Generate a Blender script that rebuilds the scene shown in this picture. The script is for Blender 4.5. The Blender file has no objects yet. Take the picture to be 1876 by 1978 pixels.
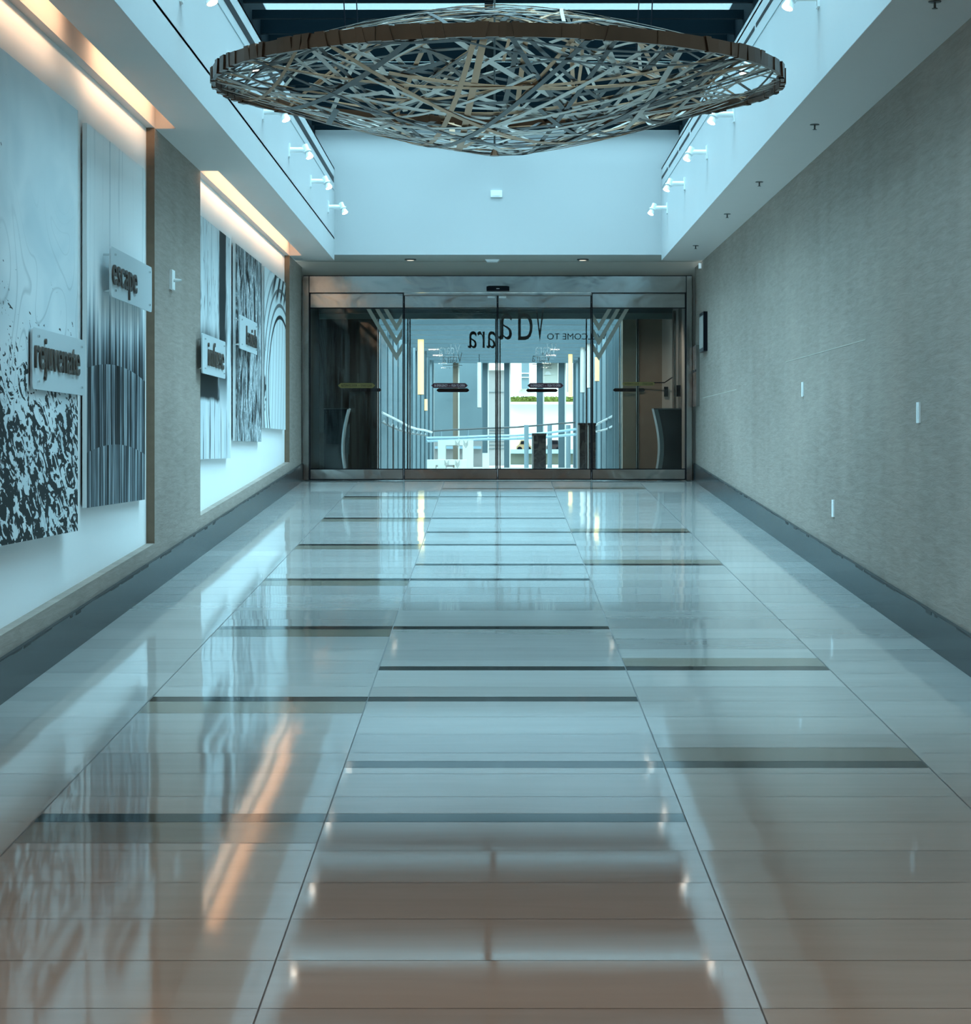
import bpy, math, random
from mathutils import Vector, noise as mnoise
random.seed(7)
C = bpy.context.scene.collection
PI = math.pi
ZC = 1.675            # eye height; all z below are given relative to the eye and lifted by ZC
F = 4400.0            # focal length in pixels of the 1876 wide frame
SL = 0.0484           # slope of the ramped floor

# ------------------------------------------------------------------ camera
cam = bpy.data.cameras.new('camera'); co = bpy.data.objects.new('camera', cam); C.objects.link(co)
co.location = (0, 0, ZC); co.rotation_euler = (PI / 2, 0, 0)
cam.sensor_fit = 'HORIZONTAL'; cam.sensor_width = 36; cam.lens = 36 * F / 1876
cam.shift_x = -17 / 1876; cam.shift_y = -121 / 1876; cam.clip_end = 400
bpy.context.scene.camera = co
# ------------------------------------------------------------------ world, exposure
w = bpy.data.worlds.new('sky'); bpy.context.scene.world = w; w.use_nodes = True
wt = w.node_tree; bg = wt.nodes['Background']      # overcast sky: whiter at the horizon, bluer and much brighter overhead
_tc = wt.nodes.new('ShaderNodeTexCoord'); _sp = wt.nodes.new('ShaderNodeSeparateXYZ'); wt.links.new(_tc.outputs['Generated'], _sp.inputs[0])
def wramp(stops, out):
    r = wt.nodes.new('ShaderNodeValToRGB'); wt.links.new(_sp.outputs[2], r.inputs[0])
    while len(r.color_ramp.elements) < len(stops): r.color_ramp.elements.new(.5)
    for e, (p, c) in zip(r.color_ramp.elements, stops): e.position = p; e.color = (*c, 1)
    wt.links.new(r.outputs[0], out)
wramp([(0.0, (1.0, .93, .80)), (0.12, (.55, .80, .90)), (1.0, (.56, .82, .95))], bg.inputs[0])
_m = wt.nodes.new('ShaderNodeMath'); _m.operation = 'POWER'; wt.links.new(_sp.outputs[2], _m.inputs[0]); _m.inputs[1].default_value = 2.2; _m.use_clamp = True
_k = wt.nodes.new('ShaderNodeMath'); _k.operation = 'MULTIPLY_ADD'; wt.links.new(_m.outputs[0], _k.inputs[0]); _k.inputs[1].default_value = 11.0; _k.inputs[2].default_value = 1.15
wt.links.new(_k.outputs[0], bg.inputs[1])
vs = bpy.context.scene.view_settings
vs.view_transform = 'Standard'; vs.look = 'None'; vs.gamma = 1; vs.use_curve_mapping = False; vs.exposure = 0.72
bpy.context.scene.cycles.max_bounces = 10; bpy.context.scene.cycles.diffuse_bounces = 6
bpy.context.scene.cycles.transparent_max_bounces = 24
bpy.context.scene.cycles.sample_clamp_indirect = 6
# ------------------------------------------------------------------ light helpers
def area(name, loc, rot, sx, sy, power, color, portal=False):
    l = bpy.data.lights.new(name, 'AREA'); l.shape = 'RECTANGLE'; l.size = sx; l.size_y = sy
    l.energy = power; l.color = color
    if portal: l.cycles.is_portal = True
    o = bpy.data.objects.new(name, l); C.objects.link(o)
    o.location = (loc[0], loc[1], loc[2] + ZC); o.rotation_euler = rot
    return o
SKY0, SKY1 = 10.3, 26.0
area('skylight_portal', (0.03, (SKY0 + SKY1) / 2, 3.62), (0, 0, 0), 4.15, SKY1 - SKY0, 1, (1, 1, 1), True)
area('doorway_portal', (0.03, 48, 1.6), (-PI / 2, 0, 0), 7, 4.4, 1, (1, 1, 1), True)
area('court_portal', (0.0, 39, 2.1), (0, 0, 0), 7, 16, 1, (1, 1, 1), True)
WARM = (1.0, 0.60, 0.33)

# ------------------------------------------------------------------ node helper
class NT:
    def __init__(s, name):
        s.m = bpy.data.materials.new(name); s.m.use_nodes = True; s.t = s.m.node_tree; s.n = s.t.nodes
        s.b = s.n['Principled BSDF']; s.out = s.n['Material Output']
    def put(s, sock, v):
        if isinstance(v, bpy.types.NodeSocket): s.t.links.new(v, sock)
        else: sock.default_value = v
    def math(s, op, a, b=None, c=None):
        n = s.n.new('ShaderNodeMath'); n.operation = op
        for i, v in enumerate((a, b, c)):
            if v is not None: s.put(n.inputs[i], v)
        return n.outputs[0]
    def add(s, a, b): return s.math('ADD', a, b)
    def mul(s, a, b): return s.math('MULTIPLY', a, b)
    def coords(s, kind='Object'):
        n = s.n.new('ShaderNodeTexCoord'); return n.outputs[kind]
    def sep(s, v):
        n = s.n.new('ShaderNodeSeparateXYZ'); s.put(n.inputs[0], v); return n.outputs
    def comb(s, x, y, z=0.0):
        n = s.n.new('ShaderNodeCombineXYZ')
        for i, v in enumerate((x, y, z)): s.put(n.inputs[i], v)
        return n.outputs[0]
    def noise(s, vec, scale=5, detail=3, rough=0.5, dist=0.0):
        n = s.n.new('ShaderNodeTexNoise'); s.put(n.inputs['Vector'], vec)
        n.inputs['Scale'].default_value = scale; n.inputs['Detail'].default_value = detail
        n.inputs['Roughness'].default_value = rough; n.inputs['Distortion'].default_value = dist
        return n.outputs['Fac']
    def ramp(s, f, stops, interp='LINEAR'):
        n = s.n.new('ShaderNodeValToRGB'); s.put(n.inputs[0], f); r = n.color_ramp; r.interpolation = interp
        while len(r.elements) < len(stops): r.elements.new(0.5)
        for e, (p, c) in zip(r.elements, stops):
            e.position = p; e.color = (c, c, c, 1) if isinstance(c, (int, float)) else (*c, 1)
        return n.outputs[0]
    def smooth(s, v, a, b):
        n = s.n.new('ShaderNodeMapRange'); n.interpolation_type = 'SMOOTHSTEP'; s.put(n.inputs[0], v)
        n.inputs[1].default_value = a; n.inputs[2].default_value = b; return n.outputs[0]
    def mix(s, f, a, b):
        n = s.n.new('ShaderNodeMix'); n.data_type = 'RGBA'; s.put(n.inputs[0], f)
        for k, v in ((6, a), (7, b)):
            s.put(n.inputs[k], v if isinstance(v, bpy.types.NodeSocket) else (*v, 1))
        return n.outputs[2]
    def bump(s, h, strength=0.1, dist=0.01):
        n = s.n.new('ShaderNodeBump'); s.put(n.inputs['Height'], h); n.inputs['Strength'].default_value = strength
        n.inputs['Distance'].default_value = dist; s.t.links.new(n.outputs[0], s.b.inputs['Normal'])
    def set(s, color=None, rough=None, metal=None, spec=None, coat=None):
        if color is not None: s.put(s.b.inputs['Base Color'], color if isinstance(color, bpy.types.NodeSocket) else (*color, 1))
        if rough is not None: s.put(s.b.inputs['Roughness'], rough)
        if metal is not None: s.b.inputs['Metallic'].default_value = metal
        if spec is not None: s.b.inputs['Specular IOR Level'].default_value = spec
        if coat is not None: s.b.inputs['Coat Weight'].default_value = coat
        return s.m

def plain(name, col, rough=0.5, metal=0.0, var=0.06, scale=6.0, bump=0.0):
    n = NT(name); f = n.noise(n.coords(), scale, 4)
    a = tuple(max(0, c * (1 - var)) for c in col); b = tuple(min(1, c * (1 + var)) for c in col)
    m = n.set(n.mix(f, a, b), rough, metal)
    if bump: n.bump(n.noise(n.coords(), scale * 8, 3), bump, 0.01)
    return m
def glow(name, col, strength):
    n = NT(name); n.b.inputs['Emission Color'].default_value = (*col, 1); n.b.inputs['Emission Strength'].default_value = strength
    return n.set(tuple(c * 0.8 for c in col), 0.5)
def glass(name, tint, ior=1.5, boost=1.0):
    n = NT(name); t = n.t; n.n.remove(n.b)
    tr = n.n.new('ShaderNodeBsdfTransparent'); tr.inputs[0].default_value = (*tint, 1)
    gl = n.n.new('ShaderNodeBsdfGlossy'); gl.inputs['Roughness'].default_value = 0.01; gl.inputs[0].default_value = (.95, 1, .98, 1)
    fr = n.n.new('ShaderNodeFresnel'); fr.inputs[0].default_value = ior
    mx = n.n.new('ShaderNodeMixShader')
    t.links.new(n.mul(fr.outputs[0], boost), mx.inputs[0]); t.links.new(tr.outputs[0], mx.inputs[1]); t.links.new(gl.outputs[0], mx.inputs[2])
    t.links.new(mx.outputs[0], n.out.inputs[0]); return n.m

M = {}
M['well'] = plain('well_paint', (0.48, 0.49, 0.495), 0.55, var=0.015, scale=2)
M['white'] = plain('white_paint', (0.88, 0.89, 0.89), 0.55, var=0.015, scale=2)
M['header'] = plain('grey_beige_paint', (0.42, 0.40, 0.36), 0.6, var=0.03)
M['ceil'] = plain('soffit_paint', (0.50, 0.45, 0.42), 0.7, var=0.02)
M['base'] = plain('dark_stone_base', (0.022, 0.034, 0.040), 0.25, var=0.25, scale=9)
M['base'].node_tree.nodes['Principled BSDF'].inputs['Specular IOR Level'].default_value = 0.25
M['black'] = plain('black_plastic', (0.004, 0.005, 0.009), 0.35); M['black'].node_tree.nodes['Principled BSDF'].inputs['Specular IOR Level'].default_value = 0.15
M['slot'] = plain('black_slot', (0.002, 0.002, 0.004), 0.6)
M['fin'] = plain('dark_teal_steel', (0.0008, 0.0042, 0.0065), 0.8, var=0.2); M['fin'].node_tree.nodes['Principled BSDF'].inputs['Specular IOR Level'].default_value = 0.04
M['lamp'] = plain('white_lamp_enamel', (0.8, 0.83, 0.83), 0.35)
M['plate'] = plain('white_plastic', (0.8, 0.82, 0.82), 0.35, var=0.02)
M['chrome'] = plain('chrome', (0.7, 0.72, 0.72), 0.15, 1.0)
M['letter'] = plain('bronze_letters', (0.018, 0.014, 0.012), 0.35, 0.3)
M['letterside'] = plain('tan_letter_edges', (0.10, 0.075, 0.06), 0.4, 0.4)
M['oak'] = plain('brown_reveal', (0.17, 0.12, 0.08), 0.6, var=0.2, scale=20)
M['rim'] = plain('bronze_rim', (0.085, 0.038, 0.020), 0.30, 0.8, var=0.5, scale=3)
M['bronze'] = plain('bronze_ribbon', (0.34, 0.18, 0.09), 0.38, 0.6, var=0.3, scale=3)
M['nickel'] = plain('nickel_ribbon', (0.42, 0.375, 0.335), 0.38, 0.65, var=0.15, scale=3)
M['darkrib'] = plain('dark_ribbon', (0.016, 0.011, 0.009), 0.35, 0.2, var=0.3, scale=3)
M['glass'] = glass('door_glass', (0.90, 0.93, 0.93), 1.33, 1.0)
M['roofglass'] = glass('skylight_glass', (0.82, 0.94, 0.97), 1.3, 0.5)
M['bluegrey'] = plain('blue_grey_metal', (0.24, 0.33, 0.36), 0.5, var=0.08)
M['bluegrey2'] = plain('blue_grey_column', (0.09, 0.145, 0.165), 0.5, var=0.08)
M['darkwall'] = None
M['sidewalk'] = plain('pale_paving', (0.30, 0.30, 0.28), 0.8)
M['bldg'] = plain('white_render', (0.88, 0.86, 0.80), 0.8, var=0.03)
M['bldgray'] = plain('grey_panel', (0.34, 0.32, 0.30), 0.8, var=0.04)
M['tanpanel'] = plain('taupe_panel', (0.20, 0.16, 0.115), 0.5, var=0.15)
M['winglass'] = plain('blue_window', (0.19, 0.26, 0.28), 0.15, var=0.3, scale=1)
M['hedge'] = plain('hedge_green', (0.16, 0.19, 0.03), 0.9, var=0.6, scale=20, bump=0.5)
M['cream'] = glow('cream_tube', (1.0, 0.72, 0.30), 0.95)
M['milk'] = plain('white_tube', (0.8, 0.76, 0.68), 0.4)
M['rail'] = plain('white_rail', (0.75, 0.80, 0.80), 0.3, 0.2)
M['blue_rail'] = plain('blue_rail', (0.40, 0.58, 0.66), 0.35, 0.2)
M['cloth'] = plain('white_cloth', (0.80, 0.82, 0.74), 0.8)
M['frost'] = plain('frosted_vinyl', (0.93, 0.95, 0.94), 0.8)
M['vvinyl'] = plain('taupe_vinyl', (0.27, 0.26, 0.22), 0.7)
M['maroon'] = plain('maroon_sticker', (0.05, 0.006, 0.016), 0.4)
M['pink'] = plain('pale_print', (0.55, 0.45, 0.48), 0.6)
M['yellow'] = plain('ochre_print', (0.16, 0.12, 0.03), 0.6)
M['ink'] = plain('dark_grey_lettering', (0.065, 0.08, 0.075), 0.5)
M['tealink'] = plain('teal_lettering', (0.03, 0.07, 0.075), 0.5)
M['warmglow'] = glow('warm_lens', (1.0, 0.80, 0.62), 5.0)
M['ledglow'] = glow('warm_led', (1.0, 0.72, 0.45), 1.3)
M['dimlens'] = glow('dim_lens', (1.0, 0.85, 0.70), 0.5)
M['brass'] = plain('grey_metal', (0.10, 0.11, 0.11), 0.4, 0.8)

n = NT('brushed_steel'); v = n.coords(); x, y, z = n.sep(v)
bl = n.noise(n.comb(n.mul(x, 2.2), n.mul(y, 2.0), n.mul(z, 3.0)), 1.3, 2, 0.4, 0.6)
n.set((0.40, 0.41, 0.40), n.add(0.10, n.mul(bl, 0.14)), 1.0); n.bump(bl, 0.15, 0.04); M['steel'] = n.m

n = NT('wallpaper'); v = n.coords(); x, y, z = n.sep(v)
big = n.noise(n.comb(0.0, n.mul(y, 0.35), n.mul(z, 0.7)), 1.0, 3, 0.6)
fine = n.noise(n.comb(0.0, n.mul(y, 3.0), n.mul(z, 32.0)), 1.0, 5, 0.8, .5)
str_ = n.noise(n.comb(0.0, n.mul(y, 3.0), n.mul(z, 0.15)), 1.0, 1, 0.3)
f = n.add(n.add(n.mul(big, 0.4), n.mul(fine, 0.5)), n.mul(str_, 0.1))
n.set(n.ramp(f, [(0.36, (0.235, 0.20, 0.175)), (0.64, (0.375, 0.322, 0.282))]), 0.8, spec=0.12)
n.bump(fine, 0.6, 0.006); M['wallpaper'] = n.m

n = NT('dark_streaked_wall'); x, y, z = n.sep(n.coords())
f = n.noise(n.comb(n.mul(x, 14.0), n.mul(y, 14.0), n.mul(z, 1.2)), 1.0, 4, 0.6, 0.6)
n.set(n.ramp(f, [(0.4, (0.005, 0.008, 0.009)), (0.62, (0.026, 0.038, 0.038))]), 0.3); M['darkwall'] = n.m  # reflections in dark glass, put into the colour as vertical streaks

# floor stones: tile tint from a per-face random value, streaky veins across, tiny tilt of each tile
def stone(name, lo, hi, rough, sp=0.95):
    n = NT(name); at = n.n.new('ShaderNodeAttribute'); at.attribute_name = 'tile'; at.attribute_type = 'GEOMETRY'
    r = at.outputs['Vector']; rx, ry, rz = n.sep(r); x, y, z = n.sep(n.coords())
    vein = n.noise(n.comb(n.add(n.mul(x, 0.8), n.mul(rx, 30.0)), n.mul(y, 7.0), n.mul(rz, 9.0)), 1.0, 5, 0.62, 0.5)
    f = n.add(n.mul(vein, 0.55), n.mul(rz, 0.45))
    n.set(n.ramp(f, [(0.2, lo), (0.8, hi)]), n.add(rough, n.mul(vein, 0.05)), spec=sp)
    g = n.n.new('ShaderNodeNewGeometry'); sv = n.n.new('ShaderNodeVectorMath'); sv.operation = 'SUBTRACT'
    n.put(sv.inputs[0], r); sv.inputs[1].default_value = (0.5, 0.5, 0.5)
    sc = n.n.new('ShaderNodeVectorMath'); sc.operation = 'MULTIPLY'; n.put(sc.inputs[0], sv.outputs[0]); sc.inputs[1].default_value = (0.010, 0.0012, 0)
    ad = n.n.new('ShaderNodeVectorMath'); ad.operation = 'ADD'; n.put(ad.inputs[0], sc.outputs[0]); n.put(ad.inputs[1], g.outputs['Normal'])
    nm = n.n.new('ShaderNodeVectorMath'); nm.operation = 'NORMALIZE'; n.put(nm.inputs[0], ad.outputs[0])
    n.t.links.new(nm.outputs[0], n.b.inputs['Normal']); return n.m
M['tile'] = stone('pale_polished_stone', (0.335, 0.325, 0.31), (0.45, 0.44, 0.42), 0.03)
M['tiledark'] = stone('charcoal_stone', (0.020, 0.022, 0.022), (0.035, 0.037, 0.036), 0.05, 0.35)
M['tilebrown'] = stone('brown_stone', (0.16, 0.145, 0.115), (0.26, 0.235, 0.195), 0.06, 0.6)
M['grout'] = plain('grout', (0.10, 0.10, 0.10), 0.5)

# ------------------------------------------------------------------ mesh helper
class MB:
    def __init__(s): s.v = []; s.f = []; s.mi = []
    def quad(s, pts, m=0):
        k = len(s.v); s.v += [tuple(p) for p in pts]; s.f.append(tuple(range(k, k + len(pts)))); s.mi.append(m); return s
    def hexa(s, a, b, m=0):       # a, b: matching rings of 4 points
        k = len(s.v); s.v += [tuple(p) for p in a] + [tuple(p) for p in b]
        for q in ((3, 2, 1, 0), (4, 5, 6, 7), (0, 1, 5, 4), (1, 2, 6, 5), (2, 3, 7, 6), (3, 0, 4, 7)):
            s.f.append(tuple(k + i for i in q)); s.mi.append(m)
        return s
    def box(s, x0, x1, y0, y1, z0, z1, m=0):
        return s.hexa([(x0, y0, z0), (x1, y0, z0), (x1, y1, z0), (x0, y1, z0)], [(x0, y0, z1), (x1, y0, z1), (x1, y1, z1), (x0, y1, z1)], m)
    def slopebox(s, x0, x1, y0, y1, a0, a1, m=0):    # between heights a0(y), a1(y)
        return s.hexa([(x0, y0, a0(y0)), (x1, y0, a0(y0)), (x1, y1, a0(y1)), (x0, y1, a0(y1))],
                      [(x0, y0, a1(y0)), (x1, y0, a1(y0)), (x1, y1, a1(y1)), (x0, y1, a1(y1))], m)
    def prism(s, pts, d, m=0):    # polygon pts extruded by vector d
        k = len(s.v); n = len(pts); d = Vector(d)
        s.v += [tuple(p) for p in pts] + [tuple(Vector(p) + d) for p in pts]
        s.f += [tuple(range(k, k + n)), tuple(range(k + 2 * n - 1, k + n - 1, -1))]; s.mi += [m, m]
        for i in range(n):
            j = (i + 1) % n; s.f.append((k + i, k + n + i, k + n + j, k + j)); s.mi.append(m)
        return s
    def tube(s, pts, r, n=10, m=0, r2=None):
        pts = [Vector(p) for p in pts]; k = len(s.v); N_ = len(pts)
        for i, p in enumerate(pts):
            t = (pts[min(i + 1, N_ - 1)] - pts[max(i - 1, 0)]).normalized()
            u = t.cross(Vector((0, 0, 1)));
            if u.length < 1e-3: u = t.cross(Vector((1, 0, 0)))
            u.normalize(); w_ = t.cross(u)
            rr = r if r2 is None else r + (r2 - r) * i / (N_ - 1)
            for j in range(n):
                a = 2 * PI * j / n; s.v.append(tuple(p + rr * (math.cos(a) * u + math.sin(a) * w_)))
        for i in range(N_ - 1):
            for j in range(n):
                a = k + i * n + j; b = k + i * n + (j + 1) % n
                s.f.append((a, b, b + n, a + n)); s.mi.append(m)
        s.f.append(tuple(k + j for j in range(n))[::-1]); s.f.append(tuple(k + (N_ - 1) * n + j for j in range(n))); s.mi += [m, m]
        return s
    def build(s, name, mats, parent=None, base=None, smooth=False):
        if not isinstance(mats, (list, tuple)): mats = [mats]
        b = Vector((0, 0, 0)) if parent is None and base is None else (Vector(base) if base else Vector(root_base[root_of(parent)]))
        me = bpy.data.meshes.new(name); me.from_pydata([tuple(Vector(v) - b) for v in s.v], [], s.f)
        for m_ in mats: me.materials.append(m_)
        for p, i in zip(me.polygons, s.mi): p.material_index = i
        if smooth:
            for p in me.polygons: p.use_smooth = True
        me.validate(); me.update()
        import bmesh
        bm = bmesh.new(); bm.from_mesh(me); bmesh.ops.recalc_face_normals(bm, faces=bm.faces); bm.to_mesh(me); bm.free()
        o = bpy.data.objects.new(name, me); C.objects.link(o)
        if parent is not None: o.parent = parent
        else: o.location = (b.x, b.y, b.z + ZC); root_base[o] = tuple(b)
        return o
root_base = {}
def root_of(o):
    while o.parent: o = o.parent
    return o
def tag(o, label=None, cat=None, group=None, kind=None):
    if label: o['label'] = label
    if cat: o['category'] = cat
    if group: o['group'] = group
    if kind: o['kind'] = kind
    return o
def thing(name, base, label=None, cat=None, group=None, kind=None):
    o = bpy.data.objects.new(name, None); C.objects.link(o); o.empty_display_size = 0.1
    o.location = (base[0], base[1], base[2] + ZC); root_base[o] = tuple(base)
    return tag(o, label, cat, group, kind)
def struct(name, mb, mats, label=None, base=None):
    o = mb.build(name, mats, base=base); o['kind'] = 'structure'
    if label: o['label'] = label
    return o
def copy_tree(o, loc, parent=None):
    c = o.copy(); C.objects.link(c)
    if parent is None:
        c.location = (loc[0], loc[1], loc[2] + ZC); root_base[c] = tuple(loc)
    else: c.parent = parent
    for ch in list(o.children): copy_tree(ch, None, c)
    return c
def P(px, py, Y): return ((px - 955) * Y / F, Y, (868 - py) * Y / F)
def X(px, Y): return (px - 955) * Y / F
def Z(py, Y): return (868 - py) * Y / F
def FL(y): return SL * y - 1.675
def text_part(name, s, mat, parent, org, u, v, W_, H_, depth=0.004, bold=0.0, mirror=False, cap=None, spacing=1.0):
    """text fitted in the box org + u*W + v*H, extruded towards u x v"""
    cu = bpy.data.curves.new('txt', 'FONT'); cu.body = s; cu.size = 1; cu.offset = bold; cu.space_character = spacing
    cu.extrude = 0.5; cu.resolution_u = 4; cu.align_x = 'CENTER' if '\n' in s else 'LEFT'
    o = bpy.data.objects.new('txt', cu); C.objects.link(o)
    bpy.context.view_layer.update()
    me = bpy.data.meshes.new_from_object(o.evaluated_get(bpy.context.evaluated_depsgraph_get()))
    bpy.data.objects.remove(o)
    xs = [q.co.x for q in me.vertices]; ys = [q.co.y for q in me.vertices]
    x0, x1, y0, y1 = min(xs), max(xs), min(ys), max(ys)
    u, v, org = Vector(u), Vector(v), Vector(org); w_ = u.cross(v) * (-1 if mirror else 1)
    b = Vector(root_base[root_of(parent)])
    for q in me.vertices:
        a = (q.co.x - x0) / (x1 - x0); c = (q.co.y - y0) / (y1 - y0); a = 1 - a if mirror else a
        q.co = org + u * (a * W_) + v * (c * H_) + u.cross(v) * ((q.co.z + 0.5) * depth) - b
    me.materials.clear(); me.materials.append(mat); me.name = name
    if mirror: me.flip_normals()
    o = bpy.data.objects.new(name, me); C.objects.link(o); o.parent = parent
    return o

# ================================================================== STRUCTURE
XL, XR = -2.28, 2.38           # wall planes
SZ = 2.157                     # soffit underside
WL, WR = -1.826, 1.909         # faces of the skylight well
Y0 = -3.0; YD = 27.0; YE = 26.0
TOPZ = 3.21; RZ = 3.64
# floor
bars = []                      # (y_lo, y_hi, column span, material)
for yc in (2.70, 5.35, 7.97, 10.60, 13.22, 15.87, 18.55, 21.30, 24.2):       # dark bar, brown strip nearer on the left
    bars.append((yc - .07, yc + .07, 1, 3, 1)); bars.append((yc - .40, yc - .07, 1, 2, 2))
for yc in (3.74, 6.37, 8.97, 11.59, 16.92, 19.76, 25.5):                    # dark bar, brown strip farther on the right
    if yc > 7: bars.append((yc - .07, yc + .07, 2, 4, 1)); bars.append((yc + .07, yc + .37, 3, 4, 2))
bars = [b_ for b_ in bars if b_[0] > 7]
cols = [-2.262, -1.60, -0.589, 0.668, 1.70, 2.362]
fl = MB(); tilev = []
def tri_tile(x0, x1, y0, y1, m, g=0.0025):
    x0 += g; x1 -= g; y0 += g * 0.8; y1 -= g * 0.8
    fl.quad([(x0, y0, FL(y0)), (x1, y0, FL(y0)), (x1, y1, FL(y1)), (x0, y1, FL(y1))], m)
    tilev.append((random.random(), random.random(), random.random()))
PITCH = 2.64 / 6
for c in range(5):
    mine = sorted([(b_[0], b_[1], b_[4]) for b_ in bars if b_[2] <= c < b_[3]])
    cuts = []
    y = 7.90 - PITCH * 30
    while y < YD: cuts.append(y); y += PITCH
    ys = sorted(set([Y0, YD] + [q for q in cuts if Y0 < q < YD and not any(a - .1 < q < b + .1 for a, b, _ in mine)] + [q for a, b, _ in mine for q in (a, b)]))
    for a, b in zip(ys, ys[1:]):
        if b - a < 0.01: continue
        mid = (a + b) / 2; m = 0
        for q in mine:
            if q[0] < mid < q[1]: m = q[2]
        tri_tile(cols[c], cols[c + 1], a, b, m)
nt_ = len(fl.f)
fl.quad([(-2.4, Y0, FL(Y0) - .0012), (2.5, Y0, FL(Y0) - .0012), (2.5, YD, FL(YD) - .0012), (-2.4, YD, FL(YD) - .0012)], 3); tilev.append((.5, .5, .5))
fo = struct('floor', fl, [M['tile'], M['tiledark'], M['tilebrown'], M['grout']], 'polished pale stone floor with dark cross bars')
at = fo.data.attributes.new('tile', 'FLOAT_VECTOR', 'FACE')
for i, t_ in enumerate(tilev): at.data[i].vector = t_
if fo.data.polygons[0].normal.z < 0: fo.data.flip_normals()
fl2 = MB().box(-2.6, 2.7, YD, 32, FL(YD) - .1, FL(YD)); struct('floor', fl2, plain('lobby_stone', (.25, .25, .24), .3))

# left wall: piers and the band under the alcoves, thin reveals, alcove backs
A1 = (Y0, 15.28); A2 = (17.65, 25.35)
def sill(y): return FL(y) + 0.305
wl = MB()
wl.slopebox(XL - .30, XL, A1[1], A2[0], FL, lambda y: SZ)
wl.slopebox(XL - .30, XL, A2[1], YD, FL, lambda y: SZ)
wl.slopebox(XL - .30, XL, A1[0], A1[1], FL, sill)
wl.slopebox(XL - .30, XL, A2[0], A2[1], FL, sill)
struct('wall_left', wl, M['wallpaper'], 'taupe wallpapered left wall around the art alcoves')
ab = MB()
for a in (A1, A2): ab.slopebox(XL - .25, XL - .055, a[0], a[1], sill, lambda y: SZ)
struct('wall_left', ab, M['white'], 'white back of the art alcoves')
rv = MB()
for y_, d in ((A1[1], -1), (A2[0], 1), (A2[1], -1)):
    yy = sorted((y_, y_ + d * 0.004)); rv.slopebox(XL - .055, XL + .001, yy[0], yy[1], sill, lambda y: SZ)
struct('trim_1', rv, M['oak'], 'brown reveals at the alcove ends')
wr = MB().slopebox(XR, XR + .2, Y0, YD, FL, lambda y: SZ)
wr_o = struct('wall_right', wr, M['wallpaper'], 'taupe wallpapered right wall')
# wallpaper seams: faint raised joints
sm = MB()
sm.hexa([(XR - .002, 14.6, .70), (XR, 14.6, .70), (XR, 18.6, .71), (XR - .002, 18.6, .71)], [(XR - .002, 14.6, .705), (XR, 14.6, .705), (XR, 18.6, .715), (XR - .002, 18.6, .715)])
sm.box(XR - .002, XR, 22.4, 26, .585, .59)
struct('trim_2', sm, plain('seam_highlight', (.45, .42, .37), .6), 'faint horizontal wallpaper seams')
for nm, xa, xb in (('baseboard_left', XL, XL + .02), ('baseboard_right', XR - .02, XR)):
    bb = MB(); bb.slopebox(xa, xb, Y0, YD, FL, lambda y: FL(y) + .205)
    struct(nm, bb, M['base'], 'dark polished stone baseboard')
dr = MB(); r_ = random.Random(3)      # dark ragged adhesive line along the baseboard top
y = 9.0
while y < 26.5:
    h = r_.random() ** 3 * .022 + .003; L_ = .04 + r_.random() * .25
    for xa, xb in ((XR - .0215, XR - .02), (XL + .02, XL + .0215)):
        dr.slopebox(xa, xb, y, y + L_, lambda q: FL(q) + .2055 - h, lambda q: FL(q) + .2055)
    y += L_
struct('trim_3', dr, plain('adhesive', (.02, .022, .022), .6), 'ragged dark adhesive along the baseboard tops')
bw = MB().box(-2.6, 2.6, Y0 - .1, Y0, FL(Y0), 3.0); struct('wall_back', bw, plain('warm_lobby_wall', (.5, .42, .33), .7))

# soffits
cl = MB()
cl.box(WL - .30, WL, SKY0, YE, SZ, SZ + .02)              # left, right of the slot (slot is x -2.28..-2.14)
cl.box(-2.14, WL, SKY0, YD, SZ, SZ + .02)
cl.box(XL, -2.14, A1[1] + .04, A2[0] + .02, SZ, SZ + .02)
cl.box(XL, -2.14, A2[1] - .02, YD, SZ, SZ + .02)
cl = MB()
cl.box(-2.14, WL - .002, Y0, YE, SZ - .001, SZ + .02); cl.box(XL - .055, -2.14, A1[1] + .04, A2[0] + .0, SZ, SZ + .02)
cl.box(XL - .055, -2.14, A2[1] + .0, YE, SZ, SZ + .02)
cl.box(-2.14, -2.135, Y0, YE, SZ, SZ + .03)
cl.box(XL - .06, XL, Y0, A1[1] + .04, SZ, SZ + .24); cl.box(XL - .06, XL, A2[0], A2[1], SZ, SZ + .24)   # lip and upstand of the slot
cl.box(XL - .06, WL, Y0, YE, SZ + .24, SZ + .26)          # lid of the cove
cl.box(WR + .002, XR + .02, Y0, YE, SZ - .001, SZ + .02)
cl.box(WL, WR, Y0, SKY0, SZ, SZ + .02)
cl.box(XL - .06, -2.0, A1[1] + .04, A1[1] + .06, SZ + .02, SZ + .24); cl.box(XL - .06, -2.0, A2[0] - .02, A2[0], SZ + .02, SZ + .24); cl.box(XL - .06, -2.0, A2[1], A2[1] + .02, SZ + .02, SZ + .24)
struct('ceiling', cl, M['ceil'], 'pale grey soffits along both sides')
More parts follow.
